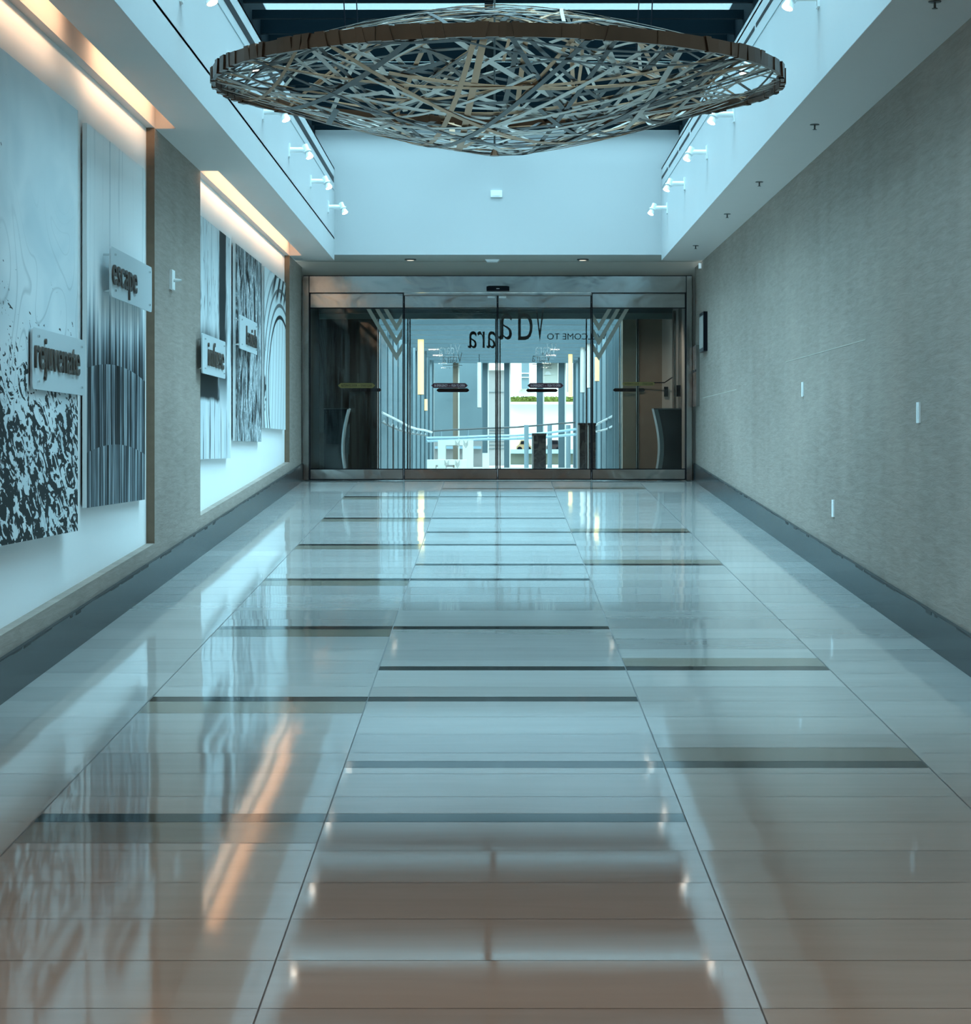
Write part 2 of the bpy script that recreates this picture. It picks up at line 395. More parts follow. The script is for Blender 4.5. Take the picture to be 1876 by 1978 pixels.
# skylight well
ww = MB()
ww.box(WL - .08, WL, SKY0, YE, SZ, TOPZ); ww.box(-2.13, WL, SKY0, YE, TOPZ - .02, TOPZ)
ww.box(-2.13, -2.05, SKY0, YE, TOPZ, RZ + .3)
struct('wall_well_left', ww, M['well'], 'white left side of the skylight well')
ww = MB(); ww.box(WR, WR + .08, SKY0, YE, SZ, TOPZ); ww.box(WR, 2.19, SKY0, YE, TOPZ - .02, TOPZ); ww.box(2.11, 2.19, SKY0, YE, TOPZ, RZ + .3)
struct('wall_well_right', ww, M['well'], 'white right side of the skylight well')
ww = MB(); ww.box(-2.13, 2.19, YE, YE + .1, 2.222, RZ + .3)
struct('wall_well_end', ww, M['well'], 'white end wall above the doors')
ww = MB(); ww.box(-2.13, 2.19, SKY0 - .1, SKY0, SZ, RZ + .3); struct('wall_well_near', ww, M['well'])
hb = MB(); hb.box(XL - .1, XR + .1, YE + .1, YD + .3, 2.222, 2.30); hb.box(X(583, YD), X(1338, YD), YD, YD + .3, Z(533, YD), 2.222)
hb.box(XL - .1, X(583, YD), YD, YD + .3, FL(YD), 2.3); hb.box(X(1338, YD), XR + .2, YD, YD + .3, FL(YD), 2.3)
hb2 = struct('wall_end', hb, M['header'], 'grey-beige header over the glass entrance')
# black slot along both well walls
sl = MB(); sl.box(WL, WL + .003, SKY0, YE - .12, 3.03, 3.095)
struct('trim_4', sl, M['slot'], 'black slot along the top of the left well wall')
sl = MB(); yy = 25.98
for a, b in ((25.05, 25.95), (23.62, 24.9), (22.28, 23.5), (20.9, 22.1), (19.5, 20.8), (18.1, 19.4), (16.7, 18.0), (15.3, 16.6)): sl.box(WR - .003, WR, a, b, 3.075, 3.105)
struct('trim_5', sl, M['slot'], 'broken black slot along the right well wall')
sl = MB(); sl.box(WL, WL + .004, SKY0, YE - .05, 2.945, 2.951); sl.box(WR - .004, WR, SKY0, YE - .05, 2.975, 2.981)
struct('trim_6', sl, plain('shadow_groove', (.35, .42, .44), .6), 'fine grooves below the slots')

dk = MB(); dk.box(-2.05, -2.045, SKY0, YE, 3.585, RZ + .3); dk.box(2.105, 2.11, SKY0, YE, 3.585, RZ + .3)
struct('trim_31', dk, M['fin'], 'dark edge beams at the top of the well')
# skylight: dark cross fins under tinted glass
sk = thing('window_5', (0, SKY0, RZ), kind='structure'); sk['label'] = 'skylight of dark cross fins under glass'
y = 25.56; k = 0; step = .70
MB().box(-2.05, 2.11, 25.9, 25.96, RZ, RZ + .13).build('fin', M['fin'], sk)
while y > SKY0 + .1:
    need = RZ * step / (y - step) + .02
    sp_ = k in (0, 5)
    need = need - .034 if sp_ else .26
    if k in (4, 8): need = .185
    if k == 9: need = .072
    MB().box(-2.05, 2.11, y - .03, y + .03, RZ, RZ + need).build('fin', M['fin'], sk)
    y -= step; k += 1
MB().box(-.08, -.01, SKY0, 25.9, RZ + .005, RZ + .2).build('ridge_beam', M['fin'], sk)
MB().box(-2.1, 2.15, SKY0, 26, RZ + .285, RZ + .295).build('glass_pane', M['roofglass'], sk)

# ================================================================== COVE LIGHTS
def cove(y0, y1, label):
    t = thing('cove_light', (-2.03, (y0 + y1) / 2, SZ + .02), label, 'light', 'warm strip lights hidden in the left soffit slots')
    MB().box(-2.05, -2.0, y0, y1, SZ + .02, SZ + .14).build('housing', M['white'], t)
    MB().box(-2.055, -2.05, y0 + .02, y1 - .02, SZ + .06, SZ + .12).build('diffuser', M['ledglow'], t)
    area('cove_lamp', (-2.062, (y0 + y1) / 2, SZ + .115), (0, math.radians(70), 0), .07, y1 - y0 - .05, 2.6 * (y1 - y0), (1.0, .64, .40))
cove(6.0, 12.0, 'warm strip light in the soffit slot above the leftmost artwork')
cove(12.85, 15.2, 'short warm strip light in the soffit slot above the escape artwork')
cove(17.8, 25.25, 'long warm strip light in the soffit slot over the far alcove')

# ================================================================== ENTRANCE
def px_box(mb, x0, x1, ytop, ybot, Y, d, m=0): return mb.box(X(x0, Y), X(x1, Y), Y, Y + d, Z(ybot, Y), Z(ytop, Y), m)
fr = thing('door_frame', (0, YD - .08, FL(YD)), kind='structure'); fr['label'] = 'brushed steel portal frame around the glass entrance'
px_box(MB(), 586, 597, 533, 927, YD - .10, .2).build('jamb', M['steel'], fr)
px_box(MB(), 1326, 1337, 533, 927, YD - .10, .2).build('jamb', M['steel'], fr)
px_box(MB(), 597, 1326, 533, 565, YD - .08, .2).build('header_panel', M['steel'], fr)
for q in ((586, 1337, 532, 533.2), (596.4, 597.6, 533, 927), (1325.4, 1326.6, 533, 927), (597, 781, 565, 566.2), (1142, 1326, 565, 566.2)): px_box(MB(), *q, YD - .102, .02).build('seam', M['black'], fr)
px_box(MB(), 781, 1141, 566, 570, YD - .06, .06).build('track', M['steel'], fr)
def leaf(name, x0, x1, top, y, chevron=None, kind='door', label=''):
    t = thing(name, (X((x0 + x1) / 2, y), y, FL(YD)), kind='structure'); t['label'] = label
    px_box(MB(), x0, x1, top, 594, y, .05).build('top_rail', M['steel'], t)
    px_box(MB(), x0, x1, 907, 926, y, .05).build('bottom_rail', M['steel'], t)
    for q in ((x0, x0 + 1.8, top, 926), (x1 - 1.8, x1, top, 926), (x0, x1, 594, 595.8), (x0, x1, 905.2, 907), (x0, x1, 925.2, 927)): px_box(MB(), *q, y - .002, .03).build('edge_seal', M['black'], t)
    px_box(MB(), x0 + 1.6, x1 - 1.6, 595.5, 905.5, y + .02, .008).build('glass_pane', M['glass'], t)
    return t
win1 = leaf('window_1', 598, 780, 566, YD - .04, label='left fixed glass sidelight')
win2 = leaf('window_2', 1143, 1325, 566, YD - .04, label='right fixed glass sidelight')
dr1 = leaf('door_1', 780.5, 961.2, 571, YD + .02, label='left sliding glass leaf')
dr2 = leaf('door_2', 961.4, 1142.5, 571, YD + .02, label='right sliding glass leaf')
for t, x0 in ((dr1, 942), (dr2, 964)): px_box(MB(), x0, x0 + 14, 572, 575.5, YD + .012, .01).build('reflection_patch', M['plate'], t)  # white patches put in for bright reflections on the top rails
for t in (win1, win2):
    x0 = 598 if t is win1 else 1143
    px_box(MB(), x0 + 2, x0 + 180, 582, 593, YD - .045, .004).build('rail_strip', M['steel'], t)

def sticker(parent, x0, x1, y0, y1, Y, body, mat, ink, outline=False):
    yc = (y0 + y1) / 2; tip = (y1 - y0) * .55
    pts = [P(x0, yc, Y), P(x0 + tip, y1, Y), P(x1 - tip, y1, Y), P(x1, yc, Y), P(x1 - tip, y0, Y), P(x0 + tip, y0, Y)]
    o = MB().prism(pts, (0, .002, 0)).build('warning_sticker', mat, parent)
    if body:
        h = (y1 - y0) * .5
        text_part('lettering', body, ink, o, P(x0 + tip * 1.2, yc + h / 2, Y - .0005), (1, 0, 0), (0, 0, 1), X(x1 - tip * 1.2, Y) - X(x0 + tip * 1.2, Y), h * Y / F, .001, .0)
    return o
YS = YD + .015
root_base_fix = None
sticker(dr1, 833, 904, 740, 749.5, YD + .03, 'IN EMERGENCY  —  PUSH TO OPEN', M['maroon'], M['pink'])
sticker(dr2, 1019, 1089, 740, 749.5, YD + .03, 'IN EMERGENCY  —  PUSH TO OPEN', M['maroon'], M['pink'])
sticker(win1, 653, 725, 740, 749.5, YD - .025, 'AUTOMATIC DOOR  —  STAND CLEAR', M['yellow'], M['black'])
sticker(win2, 1202, 1266, 738, 745, YD - .025, 'AUTOMATIC DOOR  —  STAND CLEAR', M['yellow'], M['black'])
def vdara(parent, x0, x1, y0, y1, Y, mat):
    H = Z(y0, Y) - Z(y1, Y); W_ = X(x1, Y) - X(x0, Y)
    text_part('lettering', 'Vdara', mat, parent, P(x0, y1, Y), (1, 0, 0), (0, 0, 1), W_, H, .001, -.012, True)
    o = MB().box(X(x0, Y), X(x1, Y), Y - .001, Y, Z(y1 + 5, Y), Z(y1 + 4, Y)).build('underline', mat, parent)
    text_part('lettering', 'HOTEL & SPA', mat, parent, P(x0 + 2, y1 + 10.5, Y), (1, 0, 0), (0, 0, 1), W_ * .8, .012, .001, 0, True)
vdara(dr1, 848, 889, 665, 684, YD + .033, M['frost'])
vdara(dr2, 1034, 1075, 664, 684, YD + .033, M['frost'])
# nested chevrons on the sidelights (frosted vinyl): long arm and short arm of each V
def chevrons(parent, apx, side, clip, ytop):
    Y = YD - .028; s = MB(); k = 1.72        # slope of arms px/px
    for i, ya in enumerate((640, 668, 697)):
        w_ = 13
        yt = ytop
        # long arm
        xt = apx - side * (ya - yt) / k; xt2 = apx - side * (ya - 14 - yt) / k
        s.prism([P(apx, ya, Y), P(apx, ya - 15, Y), P(xt2, yt, Y), P(xt, yt, Y)], (0, .001, 0))
        dx = abs(clip - apx); 
        s.prism([P(apx, ya, Y), P(clip, ya - dx * k, Y), P(clip, ya - 15 - dx * k, Y), P(apx, ya - 15, Y)], (0, .001, 0))
    s.build('chevron_decal', M['vvinyl'], parent)
chevrons(win1, 766, 1, 777, 597)
chevrons(win2, 1157, -1, 1146, 597)
s = thing('door_sensor', P(962, 563, YD - .1), 'black motion sensor on the steel header above the glass doors', 'sensor')
mb = MB(); px_box(mb, 940, 984, 553, 562, YD - .12, .04); px_box(mb, 943, 981, 552, 553, YD - .115, .03); mb.build('sensor_body', M['black'], s)
px_box(MB(), 959, 965, 557, 558, YD - .122, .003).build('sensor_mark', M['plate'], s)

# end-beam details
for px, lb in ((793, 'left recessed downlight under the beam before the doors'), (1126, 'right recessed downlight under the beam before the doors')):
    Y = F * 2.222 / (868 - 500.5); t = thing('downlight', (X(px, Y), Y, 2.222), lb, 'downlight', 'recessed downlights over the entrance')
    mb = MB(); r = .068
    pts = [(X(px, Y) + math.cos(a) * r, Y + math.sin(a) * r * 1.0, 2.222) for a in [2 * PI * i / 24 for i in range(24)]]
    mb.prism(pts, (0, 0, -.014)); mb.build('trim_ring', M['brass'], t)
    pts = [(X(px, Y) + math.cos(a) * .04, Y + math.sin(a) * .04, 2.208) for a in [2 * PI * i / 20 for i in range(20)]]
    MB().prism(pts, (0, 0, -.003)).build('lens', M['dimlens'], t)
Y = F * 2.222 / (868 - 502); t = thing('exit_sign_base', (X(950, Y), Y, 2.222), 'pale flat box under the beam above the doors', 'box')
MB().hexa([(X(937, Y), Y - .1, 2.2215), (X(965, Y), Y - .1, 2.2215), (X(965, Y), Y + .1, 2.2215), (X(937, Y), Y + .1, 2.2215)],
          [(X(941, Y), Y - .08, 2.195), (X(961, Y), Y - .08, 2.195), (X(961, Y), Y + .08, 2.195), (X(941, Y), Y + .08, 2.195)]).build('cover', M['plate'], t)
t = thing('wall_plate', P(959, 374, YE), 'small white blank plate high on the end wall', 'wall plate')
mb = MB(); px_box(mb, 948, 970, 367.5, 380.5, YE - .015, .015); mb.build('cover', M['white'], t); px_box(MB(), 951, 967, 370, 378, YE - .018, .004).build('insert', M['white'], t)

# ================================================================== ARTWORKS
def art_common(name):
    n = NT(name); x, y, z = n.sep(n.coords()); return n, y, z      # origin = panel's lower near corner; y along the wall, z up
WH, GR, DK = (0.80, 0.82, 0.82), (0.30, 0.36, 0.38), (0.022, 0.028, 0.03)
# 1: rippled water, dark blots growing downward
n, y, z = art_common('art_ripples')
q = n.noise(n.comb(n.mul(y, 4.2), n.add(n.mul(z, 9.0), n.mul(y, 3.0))), 1.0, 2, 0.45, 2.6)
q2 = n.noise(n.comb(n.add(n.mul(y, 9.0), 5.0), n.mul(z, 22.0)), 1.0, 2, 0.5, 1.6)
f = n.add(n.mul(q, .65), n.mul(q2, .35))
edge = n.smooth(y, 1.2, 0.3)
g = n.add(n.smooth(z, 1.55, .35), n.mul(edge, .2))
thr = n.math('SUBTRACT', .73, n.mul(g, .25))
ink_ = n.smooth(n.math('SUBTRACT', f, thr), -.006, .01)
ct = n.math('PINGPONG', n.mul(n.noise(n.comb(n.mul(y, 1.1), n.mul(z, 1.0)), 1.0, 1, 0.4, 1.2), 9.0), .5)
ln = n.mul(n.smooth(ct, .09, .0), n.smooth(z, 1.9, 1.0))
pale = n.mix(n.noise(n.comb(n.mul(y, 1.4), n.mul(z, 2.4)), 1.0, 2, .5, .8), (.46, .56, .60), (.82, .85, .85))
n.set(n.mix(ink_, n.mix(n.mul(ln, .5), pale, GR), DK), .6, spec=.08); ART1 = n.m
# 2: fine vertical threads in three bands
n, y, z = art_common('art_threads')
arc = n.mul(n.math('POWER', n.math('SUBTRACT', y, 1.0), 2.0), .05)
zz = n.add(z, arc); b1 = n.math('GREATER_THAN', zz, .36); b2 = n.math('GREATER_THAN', zz, .84)
band = n.add(b1, b2); seed = n.mul(band, 13.7)
f = n.noise(n.comb(n.add(n.mul(y, 15.0), seed), n.mul(z, .35), seed), 1.0, 5, .75, .15)
lift = n.mul(n.smooth(z, .7, 1.5), .33)
f = n.add(n.add(f, lift), n.mul(band, -.02))
c_ = n.ramp(f, [(.42, (.008, .01, .012)), (.50, (.07, .095, .11)), (.58, (.36, .44, .48)), (.70, (.80, .84, .85))])
n.set(c_, .6, spec=.08); ART2 = n.m
# 3: broad dark sweep on white
n, y, z = art_common('art_sweep')
wob = n.mul(n.math('SUBTRACT', n.noise(n.comb(n.mul(y, 3.0), n.mul(z, 1.2)), 1.0, 4, .6, .6), .5), .9)
cy = n.add(1.45, n.mul(wob, .55))
bandd = n.smooth(n.math('ABSOLUTE', n.math('SUBTRACT', y, cy)), .34, .22)
bandd = n.mul(bandd, n.smooth(z, .35, .75))
mass = n.mul(n.smooth(n.add(y, n.mul(wob, .8)), 1.35, 1.15), n.mul(n.smooth(n.add(z, n.mul(wob, .12)), .45, .50), n.smooth(n.add(z, n.mul(wob, .4)), 1.15, .85)))
stre = n.noise(n.comb(n.mul(y, 9.0), n.mul(z, .8)), 1.0, 3, .6, .8)
low = n.mul(n.smooth(stre, .60, .64), n.smooth(z, .9, .3))
top = n.mul(n.smooth(n.math('ABSOLUTE', n.math('SUBTRACT', stre, .5)), .022, .006), n.smooth(z, 1.0, 1.3))
blk = n.math('MAXIMUM', n.math('MAXIMUM', bandd, mass), n.math('MAXIMUM', n.mul(low, .8), n.mul(top, .85)))
n.set(n.mix(blk, n.mix(n.noise(n.comb(n.mul(y, 4.0), n.mul(z, .7)), 1.0, 2, .5, .4), (.40, .50, .54), (.84, .86, .86)), DK), .6, spec=.08); ART3 = n.m
# 4: molten vertical ripples
n, y, z = art_common('art_molten')
f = n.noise(n.comb(n.mul(y, 6.5), n.mul(z, 2.2)), 1.0, 4, .6, 1.7)
c_ = n.ramp(f, [(.40, (.015, .018, .02)), (.47, (.09, .10, .10)), (.50, (.40, .48, .51)), (.525, (.05, .06, .065)), (.57, (.75, .80, .82)), (.62, (.22, .27, .29))])
n.set(c_, .6, spec=.08); ART4 = n.m
# 5: white with long dark curves
n, y, z = art_common('art_curves')
el = n.math('SQRT', n.add(n.math('POWER', n.mul(n.math('SUBTRACT', y, 1.75), 1 / 1.35), 2.0), n.math('POWER', n.mul(n.math('SUBTRACT', z, .38), 1 / .82), 2.0)))
l1 = n.smooth(n.math('ABSOLUTE', n.math('SUBTRACT', el, 1.0)), .035, .018)
outer = n.mul(n.smooth(el, 1.02, 1.10), n.mul(n.smooth(n.math('PINGPONG', n.mul(el, 5.2), .5), .16, .10), n.smooth(el, 1.9, 1.4)))
st = n.math('ABSOLUTE', n.math('SUBTRACT', n.math('PINGPONG', n.add(n.mul(y, 1.35), n.mul(z, -.28)), .42), .2))
l2 = n.mul(n.smooth(st, .022, .010), n.smooth(el, 1.0, .97))
wv = n.math('PINGPONG', n.add(n.mul(z, 3.4), n.mul(n.math('POWER', y, 1.6), -1.1)), .5)
l3 = n.mul(n.smooth(wv, .30, .12), n.mul(n.smooth(z, 1.30, 1.42), n.smooth(y, .5, 1.1)))
allb = n.math('MAXIMUM', n.math('MAXIMUM', l1, n.mul(outer, .8)), n.math('MAXIMUM', n.mul(l2, .85), l3))
left = n.mul(n.smooth(y, .30, .12), n.smooth(n.noise(n.comb(n.mul(y, 2.0), n.mul(z, 3.2)), 1.0, 2, .5, .6), .5, .54))
n.set(n.mix(n.math('MAXIMUM', allb, n.mul(left, n.smooth(z, 1.0, .6))), (.68, .76, .78), DK), .6, spec=.08); ART5 = n.m

def artwork(y0, y1, z0, z1, mat, label, xf=XL - .017, th=.025):
    xb = XL - .055
    t = thing('wall_artwork', (xf, y0, z0), label, 'artwork', 'tall abstract art panels in the left alcoves')
    MB().box(xf - th, xf, y0, y1, z0, z1).build('panel', mat, t)
    mb = MB()
    for ya, yb in ((y0, y0 + .012), (y1 - .012, y1)): mb.box(xf - th - .001, xf + .001, ya - .001, yb - .0 if ya > y0 else ya + .001, z0, z1)
    MB().box(xf - th, xf, y0 - .004, y0, z0, z1).build('edge_strip', M['chrome'], t); MB().box(xf - th, xf, y1, y1 + .004, z0, z1).build('edge_strip', M['chrome'], t)
    for yy in (y0 + .2, y1 - .2):
        for zz in (z0 + .2, z1 - .2): MB().box(xb, xf - th, yy - .03, yy + .03, zz - .03, zz + .03).build('standoff', M['plate'], t)
    return t
artwork(9.7, 12.30, -.44, 1.83, ART1, 'rippled black and white panel, leftmost, beneath the rejuvenate sign', XL + .03)
artwork(12.84, 14.97, -.33, 1.84, ART2, 'panel of fine vertical threads beneath the escape sign')
artwork(17.80, 19.82, -.077, 1.83, ART3, 'white panel with a broad dark sweep beneath the infuse sign')
artwork(20.22, 22.45, .075, 1.83, ART4, 'molten dark rippled panel beneath the lavish sign')
artwork(22.75, 25.06, .215, 1.83, ART5, 'white panel with long dark curves, farthest of the left wall')

n = NT('frosted_acrylic'); n.set((.50, .56, .58), .5, spec=.2); M['acrylic'] = n.m
def word_sign(word, y0, y1, z0, z1, ly0, ly1, lz0, lz1, label):
    xp = -2.24; s_ = 1.016
    y0, y1, z0, z1, ly0, ly1, lz0, lz1 = [q * s_ for q in (y0, y1, z0, z1, ly0, ly1, lz0, lz1)]
    t = thing('word_sign', (xp, y0, z0), label, 'sign', 'frosted plates with raised words on the art panels')
    r = .03; pts = []
    for cy_, cz_, a0 in ((y1 - r, z1 - r, 0), (y0 + r, z1 - r, 90), (y0 + r, z0 + r, 180), (y1 - r, z0 + r, 270)):
        for i in range(5):
            a = math.radians(a0 + i * 22.5); pts.append((xp, cy_ + math.cos(a) * r * 1.6 * (.6), cz_ + math.sin(a) * r))
    MB().prism(pts, (.010, 0, 0)).build('plate', M['acrylic'], t)
    for yy in (y0 + .13, y1 - .13):
        for zz in (z0 + .04, z1 - .04):
            MB().tube([(XL - .02, yy, zz), (xp + .02, yy, zz)], .007, 10).build('standoff_screw', M['chrome'], t, smooth=False)
    text_part('lettering', word, M['letter'], t, (xp + .012, ly0, lz0), (0, 1, 0), (0, 0, 1), ly1 - ly0, lz1 - lz0, .009, .006)
    me = t.children[-1].data if t.children[-1].name.startswith('lettering') else [c for c in t.children if c.name.startswith('lettering')][0].data
    me.materials.append(M['letterside'])
    for p in me.polygons:
        if abs(p.normal.x) < .5: p.material_index = 1
    return t
word_sign('rejuvenate', 10.82, 12.22, .288, .583, 10.86, 12.02, .335, .54, 'frosted plate reading rejuvenate on the leftmost art panel')
word_sign('escape', 13.04, 14.60, .878, 1.165, 13.06, 13.95, .895, 1.065, 'frosted plate reading escape on the panel of vertical threads')
word_sign('infuse', 17.13, 18.60, .575, .876, 17.43, 18.44, .640, .832, 'frosted plate reading infuse on the panel with the dark sweep')
word_sign('lavish', 19.65, 21.09, .873, 1.165, 20.12, 20.98, .925, 1.092, 'frosted plate reading lavish on the molten panel')

# ================================================================== WALL DEVICES
t = thing('strobe_device', (XL, 16.05, 1.19), 'white wall strobe with clear dome on the left pier', 'fire alarm')
MB().box(XL, XL + .022, 15.97, 16.11, 1.125, 1.262).build('housing', M['plate'], t)
MB().tube([(XL + .022, 16.04, 1.19), (XL + .05, 16.04, 1.19), (XL + .066, 16.04, 1.19), (XL + .078, 16.04, 1.19)], .014, 10, r2=.007).build('dome', plain('clear_plastic', (.6, .64, .63), .08), t)
for px, py, h, lb in ((1552, 752, 28, 'white wall plate in the middle height of the right wall, farthest of three'), (1776, 797, 40, 'white wall plate nearest the camera on the right wall'), (1611, 982, 33, 'low white socket plate just above the baseboard on the right wall')):
    Y = F * XR / (px - 955); z = Z(py, Y); hh = h / 2 * Y / F
    t = thing('wall_plate', (XR, Y, z), lb, 'wall plate', 'small white plates on the right wall')
    MB().box(XR - .010, XR, Y - .042, Y + .042, z - hh, z + hh).build('cover', M['plate'], t)
    MB().box(XR - .012, XR - .010, Y - .018, Y + .018, z - hh * .6, z + hh * .6).build('insert', M['plate'], t)
t = thing('notice_board', (XR, 25.7, 1.1), 'dark framed notice board high on the right wall near the doors', 'board')
MB().box(XR - .045, XR, 25.42, 25.95, 1.10, 1.54).build('frame', M['black'], t)
MB().box(XR - .048, XR - .045, 25.46, 25.91, 1.14, 1.50).build('panel', M['bldgray'], t)
t = thing('control_box', (XR, 26.6, .5), 'tall pale control box beside the right door jamb', 'box')
MB().box(XR - .04, XR, 26.40, 26.85, .50, 1.21).build('cover', M['steel'], t)
MB().box(XR - .045, XR - .04, 26.45, 26.8, .9, .93).build('latch', M['black'], t)
t = thing('ceiling_sensor', (XR, 26.2, 2.1), 'tiny pale sensor high on the right wall by the corner', 'sensor')
MB().box(XR - .03, XR, 26.17, 26.25, 2.08, 2.14).build('housing', M['plate'], t)

# sprinklers on the right soffit
spk = None
for i, (px, py) in enumerate(((1806, 2), (1574, 240), (1467, 351), (1405, 413), (1344, 474))):
    Y = F * SZ / (868 - py); x = X(px, Y)
    lb = ('sprinkler head nearest the camera on the right soffit', 'second sprinkler head from the camera on the right soffit', 'middle sprinkler head of the right soffit',
          'second sprinkler head from the doors on the right soffit', 'sprinkler head nearest the doors on the right soffit')[i]
    if spk is None:
        spk = thing('sprinkler', (x, Y, SZ), lb, 'sprinkler', 'sprinklers along the right soffit')
        c = [(x + math.cos(a) * .031, Y + math.sin(a) * .031, SZ) for a in [2 * PI * k / 20 for k in range(20)]]
        MB().prism(c, (0, 0, -.006)).build('escutcheon', M['brass'], spk)
        MB().tube([(x, Y, SZ - .006), (x, Y, SZ - .035)], .006, 8).build('stem', M['brass'], spk)
        c = [(x + math.cos(a) * .014, Y + math.sin(a) * .014, SZ - .035) for a in [2 * PI * k / 14 for k in range(14)]]
        MB().prism(c, (0, 0, -.003)).build('deflector', M['brass'], spk)
    else:
        o = copy_tree(spk, (x, Y, SZ)); o['label'] = lb

# wall spotlights in the well
def spot(side, Y, label):
    xw = WL if side > 0 else WR; z0 = 2.66; d = side
    t = thing('wall_spotlight', (xw, Y, z0), label, 'spotlight', 'white spotlights on the walls of the skylight well')
    MB().box(*sorted((xw, xw + d * .012)), Y - .045, Y + .045, z0 - .062, z0 + .062).build('wall_plate', M['lamp'], t)
    MB().tube([(xw + d * .012, Y, z0), (xw + d * .15, Y, z0)], .024, 12).build('arm', M['lamp'], t)
    h0 = Vector((xw + d * .145, Y, z0 + .035)); ax = Vector((d * .42, -.25, -1)).normalized()
    mb = MB(); mb.tube([h0 - ax * .01, h0, h0 + ax * .075], .026, 14); mb.tube([h0 + ax * .05, h0 + ax * .062], .036, 14); mb.tube([h0 + ax * .075, h0 + ax * .115], .027, 14, r2=.038)
    mb.build('head', M['lamp'], t)
    MB().tube([h0 + ax * .115, h0 + ax * .118], .031, 14).build('lens', M['warmglow'], t)
    l = bpy.data.lights.new('spot_lamp', 'SPOT'); l.energy = 9; l.color = (1, .72, .62); l.spot_size = math.radians(36); l.spot_blend = .8; l.shadow_soft_size = .02
    lo = bpy.data.objects.new('spot_lamp', l); C.objects.link(lo); lo.parent = t
    q = h0 + ax * .125 - Vector((xw, Y, z0)); lo.location = q
    lo.rotation_euler = Vector((-d * .12, 0, -1)).to_track_quat('-Z', 'Y').to_euler()
    return t
ordn = ('nearest the camera', 'second from the camera', 'third from the camera', 'third from the doors', 'second from the doors', 'nearest the doors')
for side, nm, ys in ((1, 'left', (13.25, 15.6, 17.95, 20.24, 22.6, 25.0)), (-1, 'right', (13.4, 15.75, 18.1, 20.4, 22.8, 25.1))):
    for o_, y in zip(ordn, ys): spot(side, y, 'white spotlight on the %s well wall, %s' % (nm, o_))

# near lobby ceiling: warm recessed lamps in the flat ceiling before the skylight
for x, y, lb in ((-1.3, 2.0, 'left'), (1.3, 2.0, 'right'), (-1.3, 5.0, 'left far'), (1.3, 5.0, 'right far')):
    l = area('downlight_lamp', (x, y, SZ - .004), (0, 0, 0), .22, .22, 14, (1, .78, .62))

# ================================================================== CHANDELIER
CX, CY, CZ, CR, CD = X(962, 13.5), 13.5, 158 and (868 - 158) * 13.5 / F, 1.685, 140 * 13.5 / F
def prof(r): return CD * (1 - min(1.0, r / CR) ** 1.35)
ch = thing('ribbon_chandelier', (CX, CY, CZ), 'huge lens-shaped chandelier woven of bronze and silver metal ribbons', 'chandelier')
def ribbon_mesh(mb, a0, a1, sgn, wid, bow=0.0, t0=0.0, t1=1.0, lift=0.0, m=0, mid=None, n=16):
    p0 = Vector((math.cos(a0), math.sin(a0))) * CR * .985; p1 = Vector((math.cos(a1), math.sin(a1))) * CR * .985
    pr = (p1 - p0).normalized(); nr = Vector((-pr.y, pr.x)); pts = []
    for i in range(n + 1):
        t = t0 + (t1 - t0) * i / n; p = p0.lerp(p1, t) + nr * bow * math.sin(PI * t)
        r = p.length
        if r > CR * .99: p = p * (CR * .99 / r); r = CR * .99
        pts.append(Vector((CX + p.x, CY + p.y, CZ + sgn * (prof(r) + lift))))
    k = len(mb.v)
    for i, p in enumerate(pts):
        tg = (pts[min(i + 1, n)] - pts[max(i - 1, 0)]).normalized()
        q = Vector((p.x - CX, p.y - CY, 0)); r = max(q.length, .01)
        dr = (prof(r + .02) - prof(max(r - .02, 0))) / .04
        nz = Vector((-dr * q.x / r * sgn, -dr * q.y / r * sgn, 1)).normalized()
        sd = tg.cross(nz).normalized() * wid / 2
        th = nz * .0015
        mb.v += [tuple(p - sd - th), tuple(p + sd - th), tuple(p + sd + th), tuple(p - sd + th)]
    for i in range(n):
        a = k + i * 4
        for j in range(4):
            b, c = a + j, a + (j + 1) % 4; mb.f.append((b, c, c + 4, b + 4)); mb.mi.append(m)
    mb.f += [(k, k + 3, k + 2, k + 1), (k + n * 4, k + n * 4 + 1, k + n * 4 + 2, k + n * 4 + 3)]; mb.mi += [m, m]
rr = random.Random(11)
mb = MB(); N_ = 96
for i in range(N_):                      # rim: flat band, slightly facetted
    a, b = 2 * PI * i / N_, 2 * PI * (i + 1) / N_
    def ring(a_, r_, z_): return (CX + math.cos(a_) * r_, CY + math.sin(a_) * r_, CZ + z_)
    o_ = CR; j_ = (i % 5 == 0) * .006
    mb.hexa([ring(a, o_ - .02, -.037), ring(a, o_ + j_, -.037), ring(b, o_ + j_, -.037), ring(b, o_ - .02, -.037)],
            [ring(a, o_ - .02, .037), ring(a, o_ + j_, .037), ring(b, o_ + j_, .037), ring(b, o_ - .02, .037)])
mb.build('rim', M['rim'], ch)
wr_ = MB()
for i in range(70):
    a = rr.random() * 2 * PI; da = .02 + rr.random() * .03; sh = rr.uniform(-.02, .02)
    o_ = CR + .009
    wr_.hexa([ring(a, o_ - .032, -.042), ring(a, o_, -.042), ring(a + da, o_, -.042), ring(a + da, o_ - .032, -.042)],
             [ring(a + sh, o_ - .032, .042), ring(a + sh, o_, .042), ring(a + da + sh, o_, .042), ring(a + da + sh, o_ - .032, .042)])
wr_.build('rim_wraps', M['rim'], ch)['kind'] = 'stuff'
